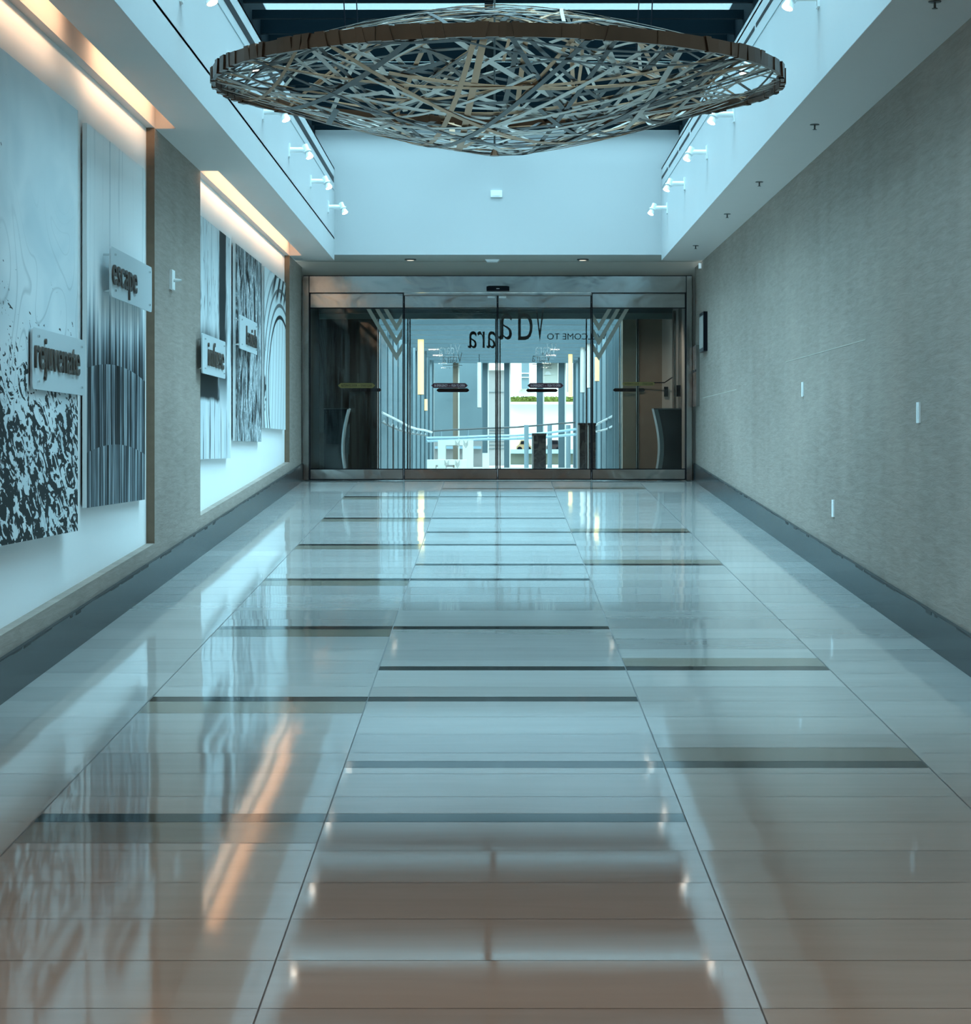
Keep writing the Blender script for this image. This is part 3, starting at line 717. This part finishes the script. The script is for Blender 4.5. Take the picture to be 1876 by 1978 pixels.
for i in range(70):
    a0 = rr.random() * 2 * PI; off = rr.uniform(.06, 1.5)
    a1 = a0 + PI + rr.choice((-1, 1)) * off
    mb = MB(); wd = rr.choice((.024, .029, .034, .038))
    t0, t1 = (0, 1) if rr.random() < .6 else (0, rr.uniform(.5, .9))
    ribbon_mesh(mb, a0, a1, -1, wd, rr.uniform(-.12, .12), t0, t1, rr.uniform(-.012, .012))
    mb.build('ribbon', M[rr.choice(('nickel', 'nickel', 'nickel', 'nickel', 'bronze', 'bronze', 'darkrib', 'darkrib', 'darkrib'))], ch)
mb = MB()
for i in range(70):
    a0 = rr.random() * 2 * PI; a1 = a0 + PI + rr.uniform(-1.4, 1.4)
    ribbon_mesh(mb, a0, a1, 1, rr.choice((.02, .026, .032)), rr.uniform(-.2, .2), 0, rr.uniform(.45, 1), rr.uniform(-.02, .02), rr.choice((0, 0, 1, 2, 2)), n=12)
for i in range(24):                      # inner cross pieces near the edge of the lens
    a0 = rr.random() * 2 * PI; a1 = a0 + rr.uniform(.4, 1.2)
    ribbon_mesh(mb, a0, a1, rr.choice((-1, 1)), .018, 0, 0, 1, rr.uniform(-.02, .02), rr.choice((0, 1, 2, 2)), n=8)
mb.build('upper_ribbons', [M['nickel'], M['bronze'], M['darkrib']], ch)['kind'] = 'stuff'
MB().tube([(CX - .02, CY, CZ - CD + .0), (CX - .02, CY, RZ)], .006, 8).build('centre_rod', M['brass'], ch)
MB().tube([(CX - .02, CY, CZ - CD - .01), (CX - .02, CY, CZ - CD + .03)], .03, 12, r2=.012).build('finial', M['rim'], ch)
for k in range(4):
    a = PI / 4 + k * PI / 2; q = (CX + math.cos(a) * CR * .72, CY + math.sin(a) * CR * .6)
    r_c = math.hypot(q[0] - CX, q[1] - CY)
    MB().tube([(q[0], q[1], CZ + prof(r_c)), (q[0] + .1 * math.cos(a), q[1], RZ + .02)], .004, 6).build('cable', M['black'], ch)

# ================================================================== BEYOND THE DOORS: vestibule
FV = FL(YD)
vb = MB(); V1 = 31.0
vb.box(X(583, YD) - .25, X(583, YD) - .1, YD + .3, V1, FV, 2.0)
vb.box(X(583, YD) - .3, X(729, V1), V1, V1 + .15, FV, Z(616, V1))
struct('wall_vestibule', vb, M['darkwall'], 'dark streaked wall on the left of the vestibule')
vb = MB(); vb.box(2.42, 2.55, YD + .3, V1, FV, 2.0)
struct('wall_vestibule_right', vb, M['bldgray'], 'grey wall on the right of the vestibule')
vb = MB(); vb.box(-2.5, 2.6, YD + .3, V1 - .0, 2.0, 2.1); struct('ceiling_vestibule', vb, plain('vestibule_ceiling', (.08, .13, .14), .7), 'teal grey ceiling of the vestibule')
tb = MB(); px_box(tb, 583, 1345, 585, 605, V1 - .1, .15); px_box(tb, 583, 1345, 605, 616, V1 - .05, .15, 1)
struct('trim_7', tb, [plain('teal_transom', (.035, .075, .08), .35), plain('pale_transom', (.10, .17, .17), .35)], 'transom of the outer doors')
for x, y, lb in ((X(757, 29), 29.0, 'small bright downlight in the vestibule ceiling, left'), (1.5, 29.0, 'added downlight in the vestibule ceiling, right, lighting the column panels')):  # right one is added to brighten the taupe column panels
    t = thing('downlight', (x, y, 2.0), lb, 'downlight', 'vestibule downlights')
    c = [(x + math.cos(a) * .06, y + math.sin(a) * .06, 2.0) for a in [2 * PI * k / 20 for k in range(20)]]
    MB().prism(c, (0, 0, -.012)).build('trim_ring', M['brass'], t)
    c = [(x + math.cos(a) * .045, y + math.sin(a) * .045, 1.988) for a in [2 * PI * k / 20 for k in range(20)]]
    MB().prism(c, (0, 0, -.003)).build('lens', M['warmglow'], t)
    l = bpy.data.lights.new('downlight_lamp', 'SPOT'); l.energy = 60; l.color = (1, .85, .68); l.spot_size = math.radians(100); l.spot_blend = .6; l.shadow_soft_size = .04
    lo = bpy.data.objects.new('downlight_lamp', l); C.objects.link(lo); lo.location = (x, y, 1.98 + ZC); lo.rotation_euler = Vector((.35 if x > 0 else -.5, .5, -1)).to_track_quat('-Z', 'Y').to_euler()
# outer door leaves (clear) with their own marks
def outer(name, x0, x1, label):
    t = thing(name, (X((x0 + x1) / 2, V1), V1, FV), kind='structure'); t['label'] = label
    px_box(MB(), x0, x1, 616, 905, V1, .01).build('glass_pane', M['glass'], t)
    for q in (x0, x1): px_box(MB(), q - 1.2, q + 1.2, 605, 910, V1 - .02, .04).build('stile', M['brass'], t)
    return t
d3 = outer('door_3', 792, 958, 'left outer glass leaf beyond the vestibule'); d4 = outer('door_4', 966, 1133, 'right outer glass leaf beyond the vestibule')
w3 = outer('window_3', 731, 788, 'left outer glass sidelight'); w4 = outer('window_4', 1145, 1232, 'right outer glass sidelight')
sticker(d3, 843, 907, 750, 757.5, V1 - .01, None, M['maroon'], None)
sticker(d4, 1016, 1078, 751, 757.5, V1 - .01, None, M['maroon'], None)
sticker(w3, 678, 737, 750, 756.5, V1 - .07, None, M['black'], None)
sticker(w4, 1184, 1247, 750, 756.5, V1 - .01, None, M['black'], None)
vdara(d3, 855, 893, 681, 701, V1 - .01, M['frost'])
vdara(d4, 1028, 1064, 681, 699, V1 - .01, M['frost'])
# right column panels and steel posts of the outer frame
t = thing('column_panel', (X(1256, V1), V1, FV), 'tall taupe column panel behind the right sidelight', 'column')
px_box(MB(), 1234, 1279, 616, 912, V1 + .05, .4).build('panel', M['tanpanel'], t)
px_box(MB(), 1203, 1229, 616, 912, V1 + .10, .3).build('side_panel', M['tanpanel'], t)
px_box(MB(), 1229, 1234, 616, 912, V1 - .02, .1).build('post', M['chrome'], t)
px_box(MB(), 1279, 1300, 616, 912, V1 + .05, .3).build('pale_jamb', M['header'], t)
px_box(MB(), 1283, 1291, 747, 766, V1 - .02, .04).build('push_plate', M['black'], t)
mb = MB(); mb.tube([P(1237, 739, V1 - .1), P(1284, 739, V1 - .15), P(1299, 729, V1 - .3)], .008, 8); mb.build('closer_arm', M['black'], t)
t = thing('side_frame', (X(1205, V1), V1 + .5, FV), 'slim steel posts beside the right curtain wall', 'post')
px_box(MB(), 1196, 1198, 616, 915, V1 + .5, .05).build('post', M['steel'], t); px_box(MB(), 1200, 1203, 616, 915, V1 + .5, .05).build('post', M['steel'], t)
mb = MB(); px_box(mb, 1302, 1306, 600, 912, V1 - 1.2, .1); px_box(mb, 1312, 1322, 596, 912, V1 - 1.6, .1); struct('trim_8', mb, M['steel'])
# reader boxes
t = thing('card_reader', P(1313, 765, 29.35), 'small black card reader on the right frame', 'reader'); px_box(MB(), 1307, 1315, 744, 766, 29.35, .05).build('body', M['black'], t)
# curved black podiums
def podium(xa, xb, side, Y, label):
    t = thing('podium', (X((xa + xb) / 2, Y), Y, FV), label, 'podium', 'black podiums with curved metal sides behind the glass')
    ed = []
    for i in range(15):
        u = i / 14; z = Z(790, Y) + (FV - Z(790, Y)) * u
        off = 13 * math.sin(PI * min(1, u * .9)) ** 1.0 * .9
        ed.append((off, z))
    xo = xb if side > 0 else xa; xi = xa if side > 0 else xb
    body = [(X(xo - side * (o_ + 3), Y), Y, z) for o_, z in ed] + [(X(xi, Y), Y, FV), (X(xi - side * 0, Y), Y, Z(790, Y))]
    MB().prism(body, (0, .35, 0)).build('body', M['black'], t)
    st = [(X(xo - side * o_, Y), Y - .01, z) for o_, z in ed] + [(X(xo - side * (o_ + (3 if side > 0 else 8)), Y), Y - .01, z) for o_, z in reversed(ed)]
    MB().prism(st, (0, .37, 0)).build('metal_edge', M['chrome'] if side > 0 else plain('grey_edge', (.22, .25, .25), .4), t)
    px_box(MB(), min(xa, xb), max(xa, xb), 788.5, 790.5, Y - .02, .38).build('top', M['brass'], t)
podium(626, 674, 1, 28.6, 'black podium with curved metal side behind the left sidelight')
podium(1263, 1317, -1, 28.6, 'black podium with curved metal side behind the right sidelight')

# beyond: paving, pergola beams, fin walls
gd = MB().box(-30, 30, 32, 120, FV - .1, FV - .002); struct('ground', gd, M['sidewalk'], 'pale paving outside')
def zc_at(py, Y): return Z(py, Y)
for i in range(11):
    Y = V1 + .8 + i * 1.4
    b_ = MB().box(-2.6, 2.7, Y, Y + .15, 1.74, 1.74 + .30)
    t = struct('trim_%d' % (9 + i), b_, M['bluegrey2'], 'overhead beam beyond the outer doors')
sp = MB(); sp.box(-2.75, -2.6, V1, 47, FV, 2.2); struct('wall_corridor_left', sp, M['bluegrey2']); 
sp = MB(); sp.box(2.7, 2.85, V1, 47, FV, 2.2); struct('wall_corridor_right', sp, M['bldgray'])
t = thing('fin_wall', (X(775, 36), 36, FV), 'curved left wall of tall blue-grey vertical fins beyond the doors', 'fin wall')
k = 12
for i in range(k):
    u = i / (k - 1); Y = 32.5 + 12 * u; px = 722 + 104 * (u ** .85)
    wpx = 12 - 3 * u
    px_box(MB(), px, px + wpx * .93, 612 - 3 * u, 910, Y, .10).build('fin', M['bluegrey'], t)
    px_box(MB(), px - 6, px + wpx + 3, 609 - 3 * u, 910, Y + .25, .05).build('backing', M['bluegrey2'], t)
t = thing('fin_wall', (X(1180, 36), 36, FV), 'curved right wall of tall grey vertical fins beyond the doors', 'fin wall')
for i in range(9):
    u = i / 8; Y = 32.5 + 12 * u; px = 1187 - 74 * (u ** .85)
    px_box(MB(), px, px + 10 - 3 * u, 612 - 2 * u, 910, Y, .10).build('fin', M['bluegrey'] if i > 1 else M['bluegrey2'], t)
    px_box(MB(), px - 4, px + 16, 609 - 2 * u, 910, Y + .25, .05).build('backing', M['bluegrey2'], t)
# ---- hanging tubes
tubes = [(807, 819, 650, 762, 36.07, 'cream', 'thick glowing cream tube hanging left, by the fin wall'), (820, 826, 771, 793, 40.27, 'cream', 'short glowing cream tube low on the left'),
         (922, 930, 700, 787, 41.67, 'milk', 'white hanging tube just left of the door meeting'), (1098, 1106, 668, 767, 41.67, 'cream', 'slim glowing cream tube right of the white sign'),
         (1121, 1130, 649, 758, 38.87, 'milk', 'white hanging tube right of the slim cream one'), (1133, 1141, 628, 749, 37.47, 'milk', 'tall white hanging tube by the right leaf edge'),
         (1149, 1158, 690, 736, 34.67, 'cream', 'glowing cream tube below the right chevron'), (1170, 1180, 640, 718, 34.67, 'milk', 'white hanging tube right of the chevron')]
for x0, x1, ya, yb, Y, m_, lb in tubes:
    t = thing('pendant_tube', P((x0 + x1) / 2, yb, Y), lb, 'pendant light', 'hanging tube lights beyond the doors')
    cx = X((x0 + x1) / 2, Y); r = (x1 - x0) / 2 * Y / F
    MB().tube([(cx, Y, Z(yb, Y)), (cx, Y, Z(ya, Y))], r, 14).build('shade', M[m_], t)
    MB().tube([(cx, Y, Z(ya, Y)), (cx, Y, 1.76)], .006, 6).build('cable', M['black'], t)
    MB().tube([(cx, Y, Z(yb + 1, Y)), (cx, Y, Z(yb, Y))], r * .9, 12).build('end_cap', M['brass'], t)
# ---- handrails
def ptsY(lst): return [P(x, y, Y) for x, y, Y in lst]
t = thing('handrail', P(740, 900, 33.5), 'curved white handrail with saw-tooth brackets along the left fin wall', 'handrail')
MB().tube(ptsY([(738, 797, 33), (752, 804, 33.7), (770, 813, 34.6), (790, 824, 35.6), (806, 829, 36.8), (820, 831, 38), (834, 835, 39)]), .018, 10).build('top_rail', M['rail'], t)
MB().tube(ptsY([(732, 813, 33), (752, 823, 33.7), (770, 831, 34.6), (790, 837, 35.6), (806, 839, 36.8), (826, 842, 38)]), .010, 8).build('lower_rail', M['brass'], t)
mb = MB()
for i in range(12):
    u = i / 11; x = 734 + 88 * u; y = 812 + 27 * (1 - (1 - u) ** 1.6); Y = 33 + 5 * u; s_ = 6 - 3 * u
    mb.prism([P(x - s_ * .6, y, Y), P(x + s_ * .6, y + 2, Y), P(x, y - s_, Y)], (0, .02, 0))
mb.build('bracket_row', M['rail'], t)
MB().tube(ptsY([(760, 820, 34), (760, 905, 34)]), .012, 8).build('post', M['brass'], t)
t = thing('handrail', P(1170, 900, 33.5), 'rising white handrail along the right fin wall', 'handrail')
MB().tube(ptsY([(1151, 821, 35.6), (1158, 817, 35), (1172, 810, 34.2), (1192, 799, 33.4)]), .016, 10).build('top_rail', M['rail'], t)
MB().tube(ptsY([(1151, 834, 35.6), (1158, 832.5, 35), (1172, 829, 34.2), (1196, 817, 33.4)]), .014, 10).build('lower_rail', M['rail'], t)
MB().tube(ptsY([(1196, 808, 33.3), (1196, 905, 33.3)]), .012, 8).build('post', M['brass'], t)
t = thing('railing', P(985, 905, 44), 'long pale blue guard railing across the bright opening', 'railing')
MB().tube(ptsY([(823, 846, 43), (880, 845, 44), (945, 842, 44.5), (1000, 841, 44.5), (1060, 836, 44), (1112, 829, 43)]), .022, 8).build('upper_rail', M['blue_rail'], t)
MB().tube(ptsY([(823, 852, 43), (880, 850.5, 44), (945, 848, 44.5), (1000, 847, 44.5), (1060, 844, 44), (1112, 839, 43)]), .026, 8).build('lower_rail', M['blue_rail'], t)
MB().tube(ptsY([(834, 833, 43), (880, 830, 44), (945, 827, 44.5), (1000, 825, 44.5), (1060, 820, 44), (1110, 816, 43)]), .016, 8).build('handrail', M['brass'], t)
for px in (852, 904, 1017, 1062, 1098):
    MB().tube([P(px, 829 - (px > 1000) * 8, 44.2), P(px, 904, 44.2)], .045 if px > 1000 else .02, 8).build('baluster', M['bluegrey'], t)
# ---- columns in the opening
for px, wpx, top, m_, lb in ((979, 10, 682, 'bluegrey2', 'blue-grey column just right of the door meeting'), (1043, 12, 690, 'bluegrey2', 'blue-grey column behind the right lettering'), (1085, 12, 668, 'bluegrey2', 'blue-grey column left of the cream tube'), (1113, 11, 660, 'bluegrey2', 'blue-grey column by the right fin wall'), (937, 10, 700, 'bluegrey2', 'blue-grey column left of the door meeting'), (880, 10, 705, 'tanpanel', 'taupe column behind the left lettering'), (832, 8, 700, 'tanpanel', 'brown post at the end of the left fin wall')):
    Y = 46; t = thing('column', (X(px, Y), Y, FV), lb, 'column', 'columns of the open front beyond the doors')
    px_box(MB(), px - wpx / 2, px + wpx / 2, 640, 907, Y, .14).build('shaft', M[m_], t)
    px_box(MB(), px + wpx / 2, px + wpx / 2 + 2.5, 640, 907, Y - .02, .1).build('edge_strip', M['milk'], t)
# blue window front on the left and grey panel
t = thing('window_front', (X(890, 48), 48, FV), 'dusky blue glazed front left of the door meeting', 'glazing')
px_box(MB(), 826, 932, 640, 907, 48, .1).build('pane', M['winglass'], t)
px_box(MB(), 826, 945, 852, 907, 47.9, .05).build('lower_panel', M['bldgray'], t)
px_box(MB(), 840, 930, 862, 867, 47.85, .05).build('sill_strip', M['blue_rail'], t)
t = thing('fascia', (X(985, 46.1), 46.1, 1.6), 'teal fascia band above the bright opening', 'fascia')
px_box(MB(), 826, 1125, 600, 690, 46.14, .2).build('panel', plain('teal_fascia', (.10, .20, .22), .6), t)
for ya in (640, 655, 672): px_box(MB(), 826, 1125, ya, ya + 3, 46.10, .1).build('ledge', M['bluegrey2'], t)
t = thing('panelled_wall', (X(960, 52), 52, FV), 'pale grey panelled wall with white coping at the door meeting', 'wall')
px_box(MB(), 944, 984, 708, 905, 52, .3).build('panel', M['bldgray'], t)
px_box(MB(), 943, 985, 699, 715, 51.9, .5).build('coping', M['bldg'], t)
mb = MB()
for py in (757, 826, 831, 837, 843, 852, 859, 866): px_box(mb, 944, 984, py, py + .8, 51.98, .03)
mb.build('joint', M['bluegrey2'], t)
t = thing('lamp_globe', P(979, 698, 51.8), 'small black lamp on the top corner of the pale wall', 'lamp')
MB().tube([P(979, 693, 51.84), P(979, 706, 51.84)], .06, 12).build('head', M['black'], t); px_box(MB(), 975, 985, 691, 699.3, 51.86, .1).build('cap', M['bldg'], t)
# bright building
Y = 60
t = thing('building', (X(1060, Y), Y, FV), 'sunny white building seen through the right leaf', 'building')
px_box(MB(), 940, 1200, 560, 905, Y - .0, 3).build('facade', M['bldg'], t)
px_box(MB(), 1001, 1006, 695, 755, Y - .1, .1).build('pier', plain('cream_pier', (.75, .62, .48), .8), t)
f_ = px_box(MB(), 1005, 1029, 695, 752, Y - .15, .1).build('window_frame', M['bldg'], t)
px_box(MB(), 1008, 1022, 697, 751, Y - .2, .04).build('pane', M['winglass'], f_)
mb = MB(); px_box(mb, 1005, 1022, 720, 722, Y - .24, .03); px_box(mb, 1005, 1022, 728, 729.5, Y - .24, .03); mb.build('glazing_bar', M['plate'], f_)
px_box(MB(), 1096, 1098, 690, 757, Y - .1, .1).build('joint', M['bldgray'], t)
t = thing('garden_wall', (X(1055, 58), 58, FV), 'white garden wall below the clipped hedge', 'wall')
px_box(MB(), 985, 1125, 778.5, 781, Y - 2.1, .5).build('coping', M['bldg'], t)
px_box(MB(), 985, 1125, 781, 905, Y - 1.9, .3).build('wall_body', M['bldg'], t)
t = thing('hedge', (X(1055, Y), Y - 1.75, Z(777, Y)), 'clipped yellow-green hedge before the white building', 'hedge')
mb = MB(); hr = random.Random(5)
for i in range(700):
    q = Vector(P(hr.uniform(986, 1124), hr.uniform(767.5, 772.5), Y - 1.68 - hr.random() * .2)); s_ = .045
    d1 = Vector((hr.uniform(-1, 1), hr.uniform(-1, 1), hr.uniform(-1, 1))).normalized() * s_; d2 = Vector((hr.uniform(-1, 1), hr.uniform(-1, 1), hr.uniform(-1, 1))).normalized() * s_
    mb.quad([q - d1, q - d2, q + d1, q + d2])
px_box(mb, 986, 1124, 769, 776, Y - 1.82, .2)
mb.build('foliage', M['hedge'], t)
t = thing('standing_sign', P(1064, 741, 46), 'cream information sign hanging in the opening behind the right leaf', 'sign')
px_box(MB(), 1051, 1078, 684, 741, 46.0, .04).build('board', plain('cream_board', (.72, .70, .60), .7), t)
mb = MB(); px_box(mb, 1058, 1074, 690, 691.5, 45.99, .01); px_box(mb, 1061, 1075, 697, 698, 45.99, .01); px_box(mb, 1054, 1065, 705, 706.5, 45.99, .01); px_box(mb, 1054, 1066, 711, 712, 45.99, .01); mb.build('print_lines', M['bldgray'], t)
c = []
for i in range(9): a = PI * i / 8; c.append(P(1058.5 + 6 * math.cos(a), 724 - 7 * math.sin(a), 45.98))
MB().prism(c, (0, .01, 0)).build('emblem', M['bldg'], t)
for px in (1054, 1075): MB().tube([P(px, 684, 46.05), P(px, 645, 46.08)], .012, 6).build('hanger', M['black'], t)
# cars low behind the railing
def car(xc, Y, m_, lb):
    t = thing('car', P(xc, 905, Y), lb, 'car')
    s_ = []
    for dx, py in ((-14, 869), (-14, 862), (-9, 858), (-6, 850), (8, 850), (12, 860), (15, 862), (15, 869)): s_.append(P(xc + dx, py, Y))
    MB().prism(s_, (0, 1.7, 0)).build('body', m_, t)
    MB().prism([P(xc - 7, 858, Y - .01), P(xc - 5, 852, Y - .01), P(xc + 7, 852, Y - .01), P(xc + 9, 858, Y - .01)], (0, .02, 0)).build('window', M['black'], t)
    for dx in (-8, 9): MB().tube([(X(xc + dx, Y), Y - .03, Z(872, 55.5) + .06), (X(xc + dx, Y), Y + .2, Z(872, 55.5) + .06)], .06, 14).build('wheel', M['black'], t)
tr = MB(); tr.box(X(985, 55), X(1128, 55), 55, 57.6, FV, Z(872, 55.5)); struct('ground_terrace', tr, plain('olive_stone', (.14, .15, .11), .8, var=.3, scale=3), 'olive stone terrace wall below the cars')
tr = MB(); tr.box(X(985, 55), X(1128, 55), 54.9, 55.1, Z(876, 55), Z(868, 55)); struct('trim_30', tr, M['blue_rail'], 'pale blue kerb on the terrace')
car(1012, 55.6, plain('tan_car', (.45, .28, .14), .4), 'tan car low behind the railing, left of the stone planter')
car(1070, 55.9, plain('dark_car', (.05, .03, .03), .3), 'dark car low behind the railing, right of the stone planter')
# stone planters
n = NT('dark_marble'); v = n.coords(); f = n.noise(v, 9, 5, .65, 1.2)
n.set(n.ramp(f, [(.45, (.008, .007, .008)), (.62, (.03, .026, .022)), (.70, (.12, .10, .07))]), .2); M['marble'] = n.m
for x0, x1, ya, Y, lb in ((1028, 1056, 837, 40, 'dark marble pedestal standing in the middle of the right leaf view'), (1117, 1133, 817, 34.9, 'left one of the tall dark marble slabs by the right leaf edge'), (1135, 1152, 817, 34.9, 'right one of the tall dark marble slabs by the right leaf edge')):
    t = thing('stone_pedestal', (X((x0 + x1) / 2, Y), Y, FV), lb, 'pedestal', 'dark marble pedestals beyond the doors')
    mb = MB(); px_box(mb, x0 + 1, x1 - 1, ya + 2, 912, Y, .35); mb.build('body', M['marble'], t)
    px_box(MB(), x0, x1, ya, ya + 4, Y - .03, .41).build('cap', M['marble'], t)
    px_box(MB(), x0, x0 + 3, ya + 4, 912, Y - .02, .35).build('side_strip', plain('grey_marble', (.12, .12, .11), .3), t)
# white draped tables with chevrons
def draped(x0, x1, ya, yb, Y, lb, chx):
    t = thing('draped_table', P((x0 + x1) / 2, yb, Y), lb, 'table', 'white draped tables beyond the left leaf')
    wd = (x1 - x0)
    px_box(MB(), x0, x1, ya, ya + 10, Y, .5).build('top_cloth', M['cloth'], t)
    px_box(MB(), x0, x0 + wd * .22, ya + 10, yb, Y, .5).build('side_cloth', M['cloth'], t)
    px_box(MB(), x1 - wd * .30, x1, ya + 10, yb, Y, .5).build('side_cloth', M['cloth'], t)
    mb = MB()
    for cx in chx:
        for k_ in range(3):
            dy = ya + 4 + k_ * 3.5
            mb.prism([P(cx - 5, dy - 3, Y - .004), P(cx, dy + 5, Y - .004), P(cx + 5, dy - 3, Y - .004), P(cx + 4, dy - 3, Y - .004), P(cx, dy + 3.5, Y - .004), P(cx - 4, dy - 3, Y - .004)], (0, .003, 0))
    mb.build('chevron_print', M['bldgray'], t)
draped(846, 914, 850, 906, 42, 'tall white draped table under the railing beyond the left leaf', (884, 900))
draped(825, 901, 888, 908, 39, 'low white draped table in front, beyond the left leaf', (863, 884))
t = thing('floor_banner', P(938, 905, 41), 'narrow white banner stand left of the door meeting', 'banner')
px_box(MB(), 932, 945, 875, 906, 41, .05).build('cloth', M['cloth'], t)
# big mirrored sign lettering on the transom glazing beyond
Y = V1 - .115; t = d4; t2 = d3; t3 = w4
for c_, xa, xb, ya, yb in (('V', 1033, 1053, 580, 659), ('d', 1001, 1029, 578, 657), ('a', 963, 989, 606, 656)):
    text_part('lettering', c_, M['ink'], t, P(xa, yb, Y), (1, 0, 0), (0, 0, 1), X(xb, Y) - X(xa, Y), Z(ya, Y) - Z(yb, Y), .01, -.008, True)
text_part('lettering', 'ara', M['ink'], t2, P(904, 673, Y), (1, 0, 0), (0, 0, 1), X(957, Y) - X(904, Y), Z(640, Y) - Z(673, Y), .02, .0, True)  # overlapping second reflection of the sign, put in as solid letters
text_part('lettering', 'WELCOME TO', M['tealink'], t3, P(1057, 656, Y), (1, 0, 0), (0, 0, 1), X(1172, Y) - X(1057, Y), Z(644, Y) - Z(656, Y), .01, .0, True)
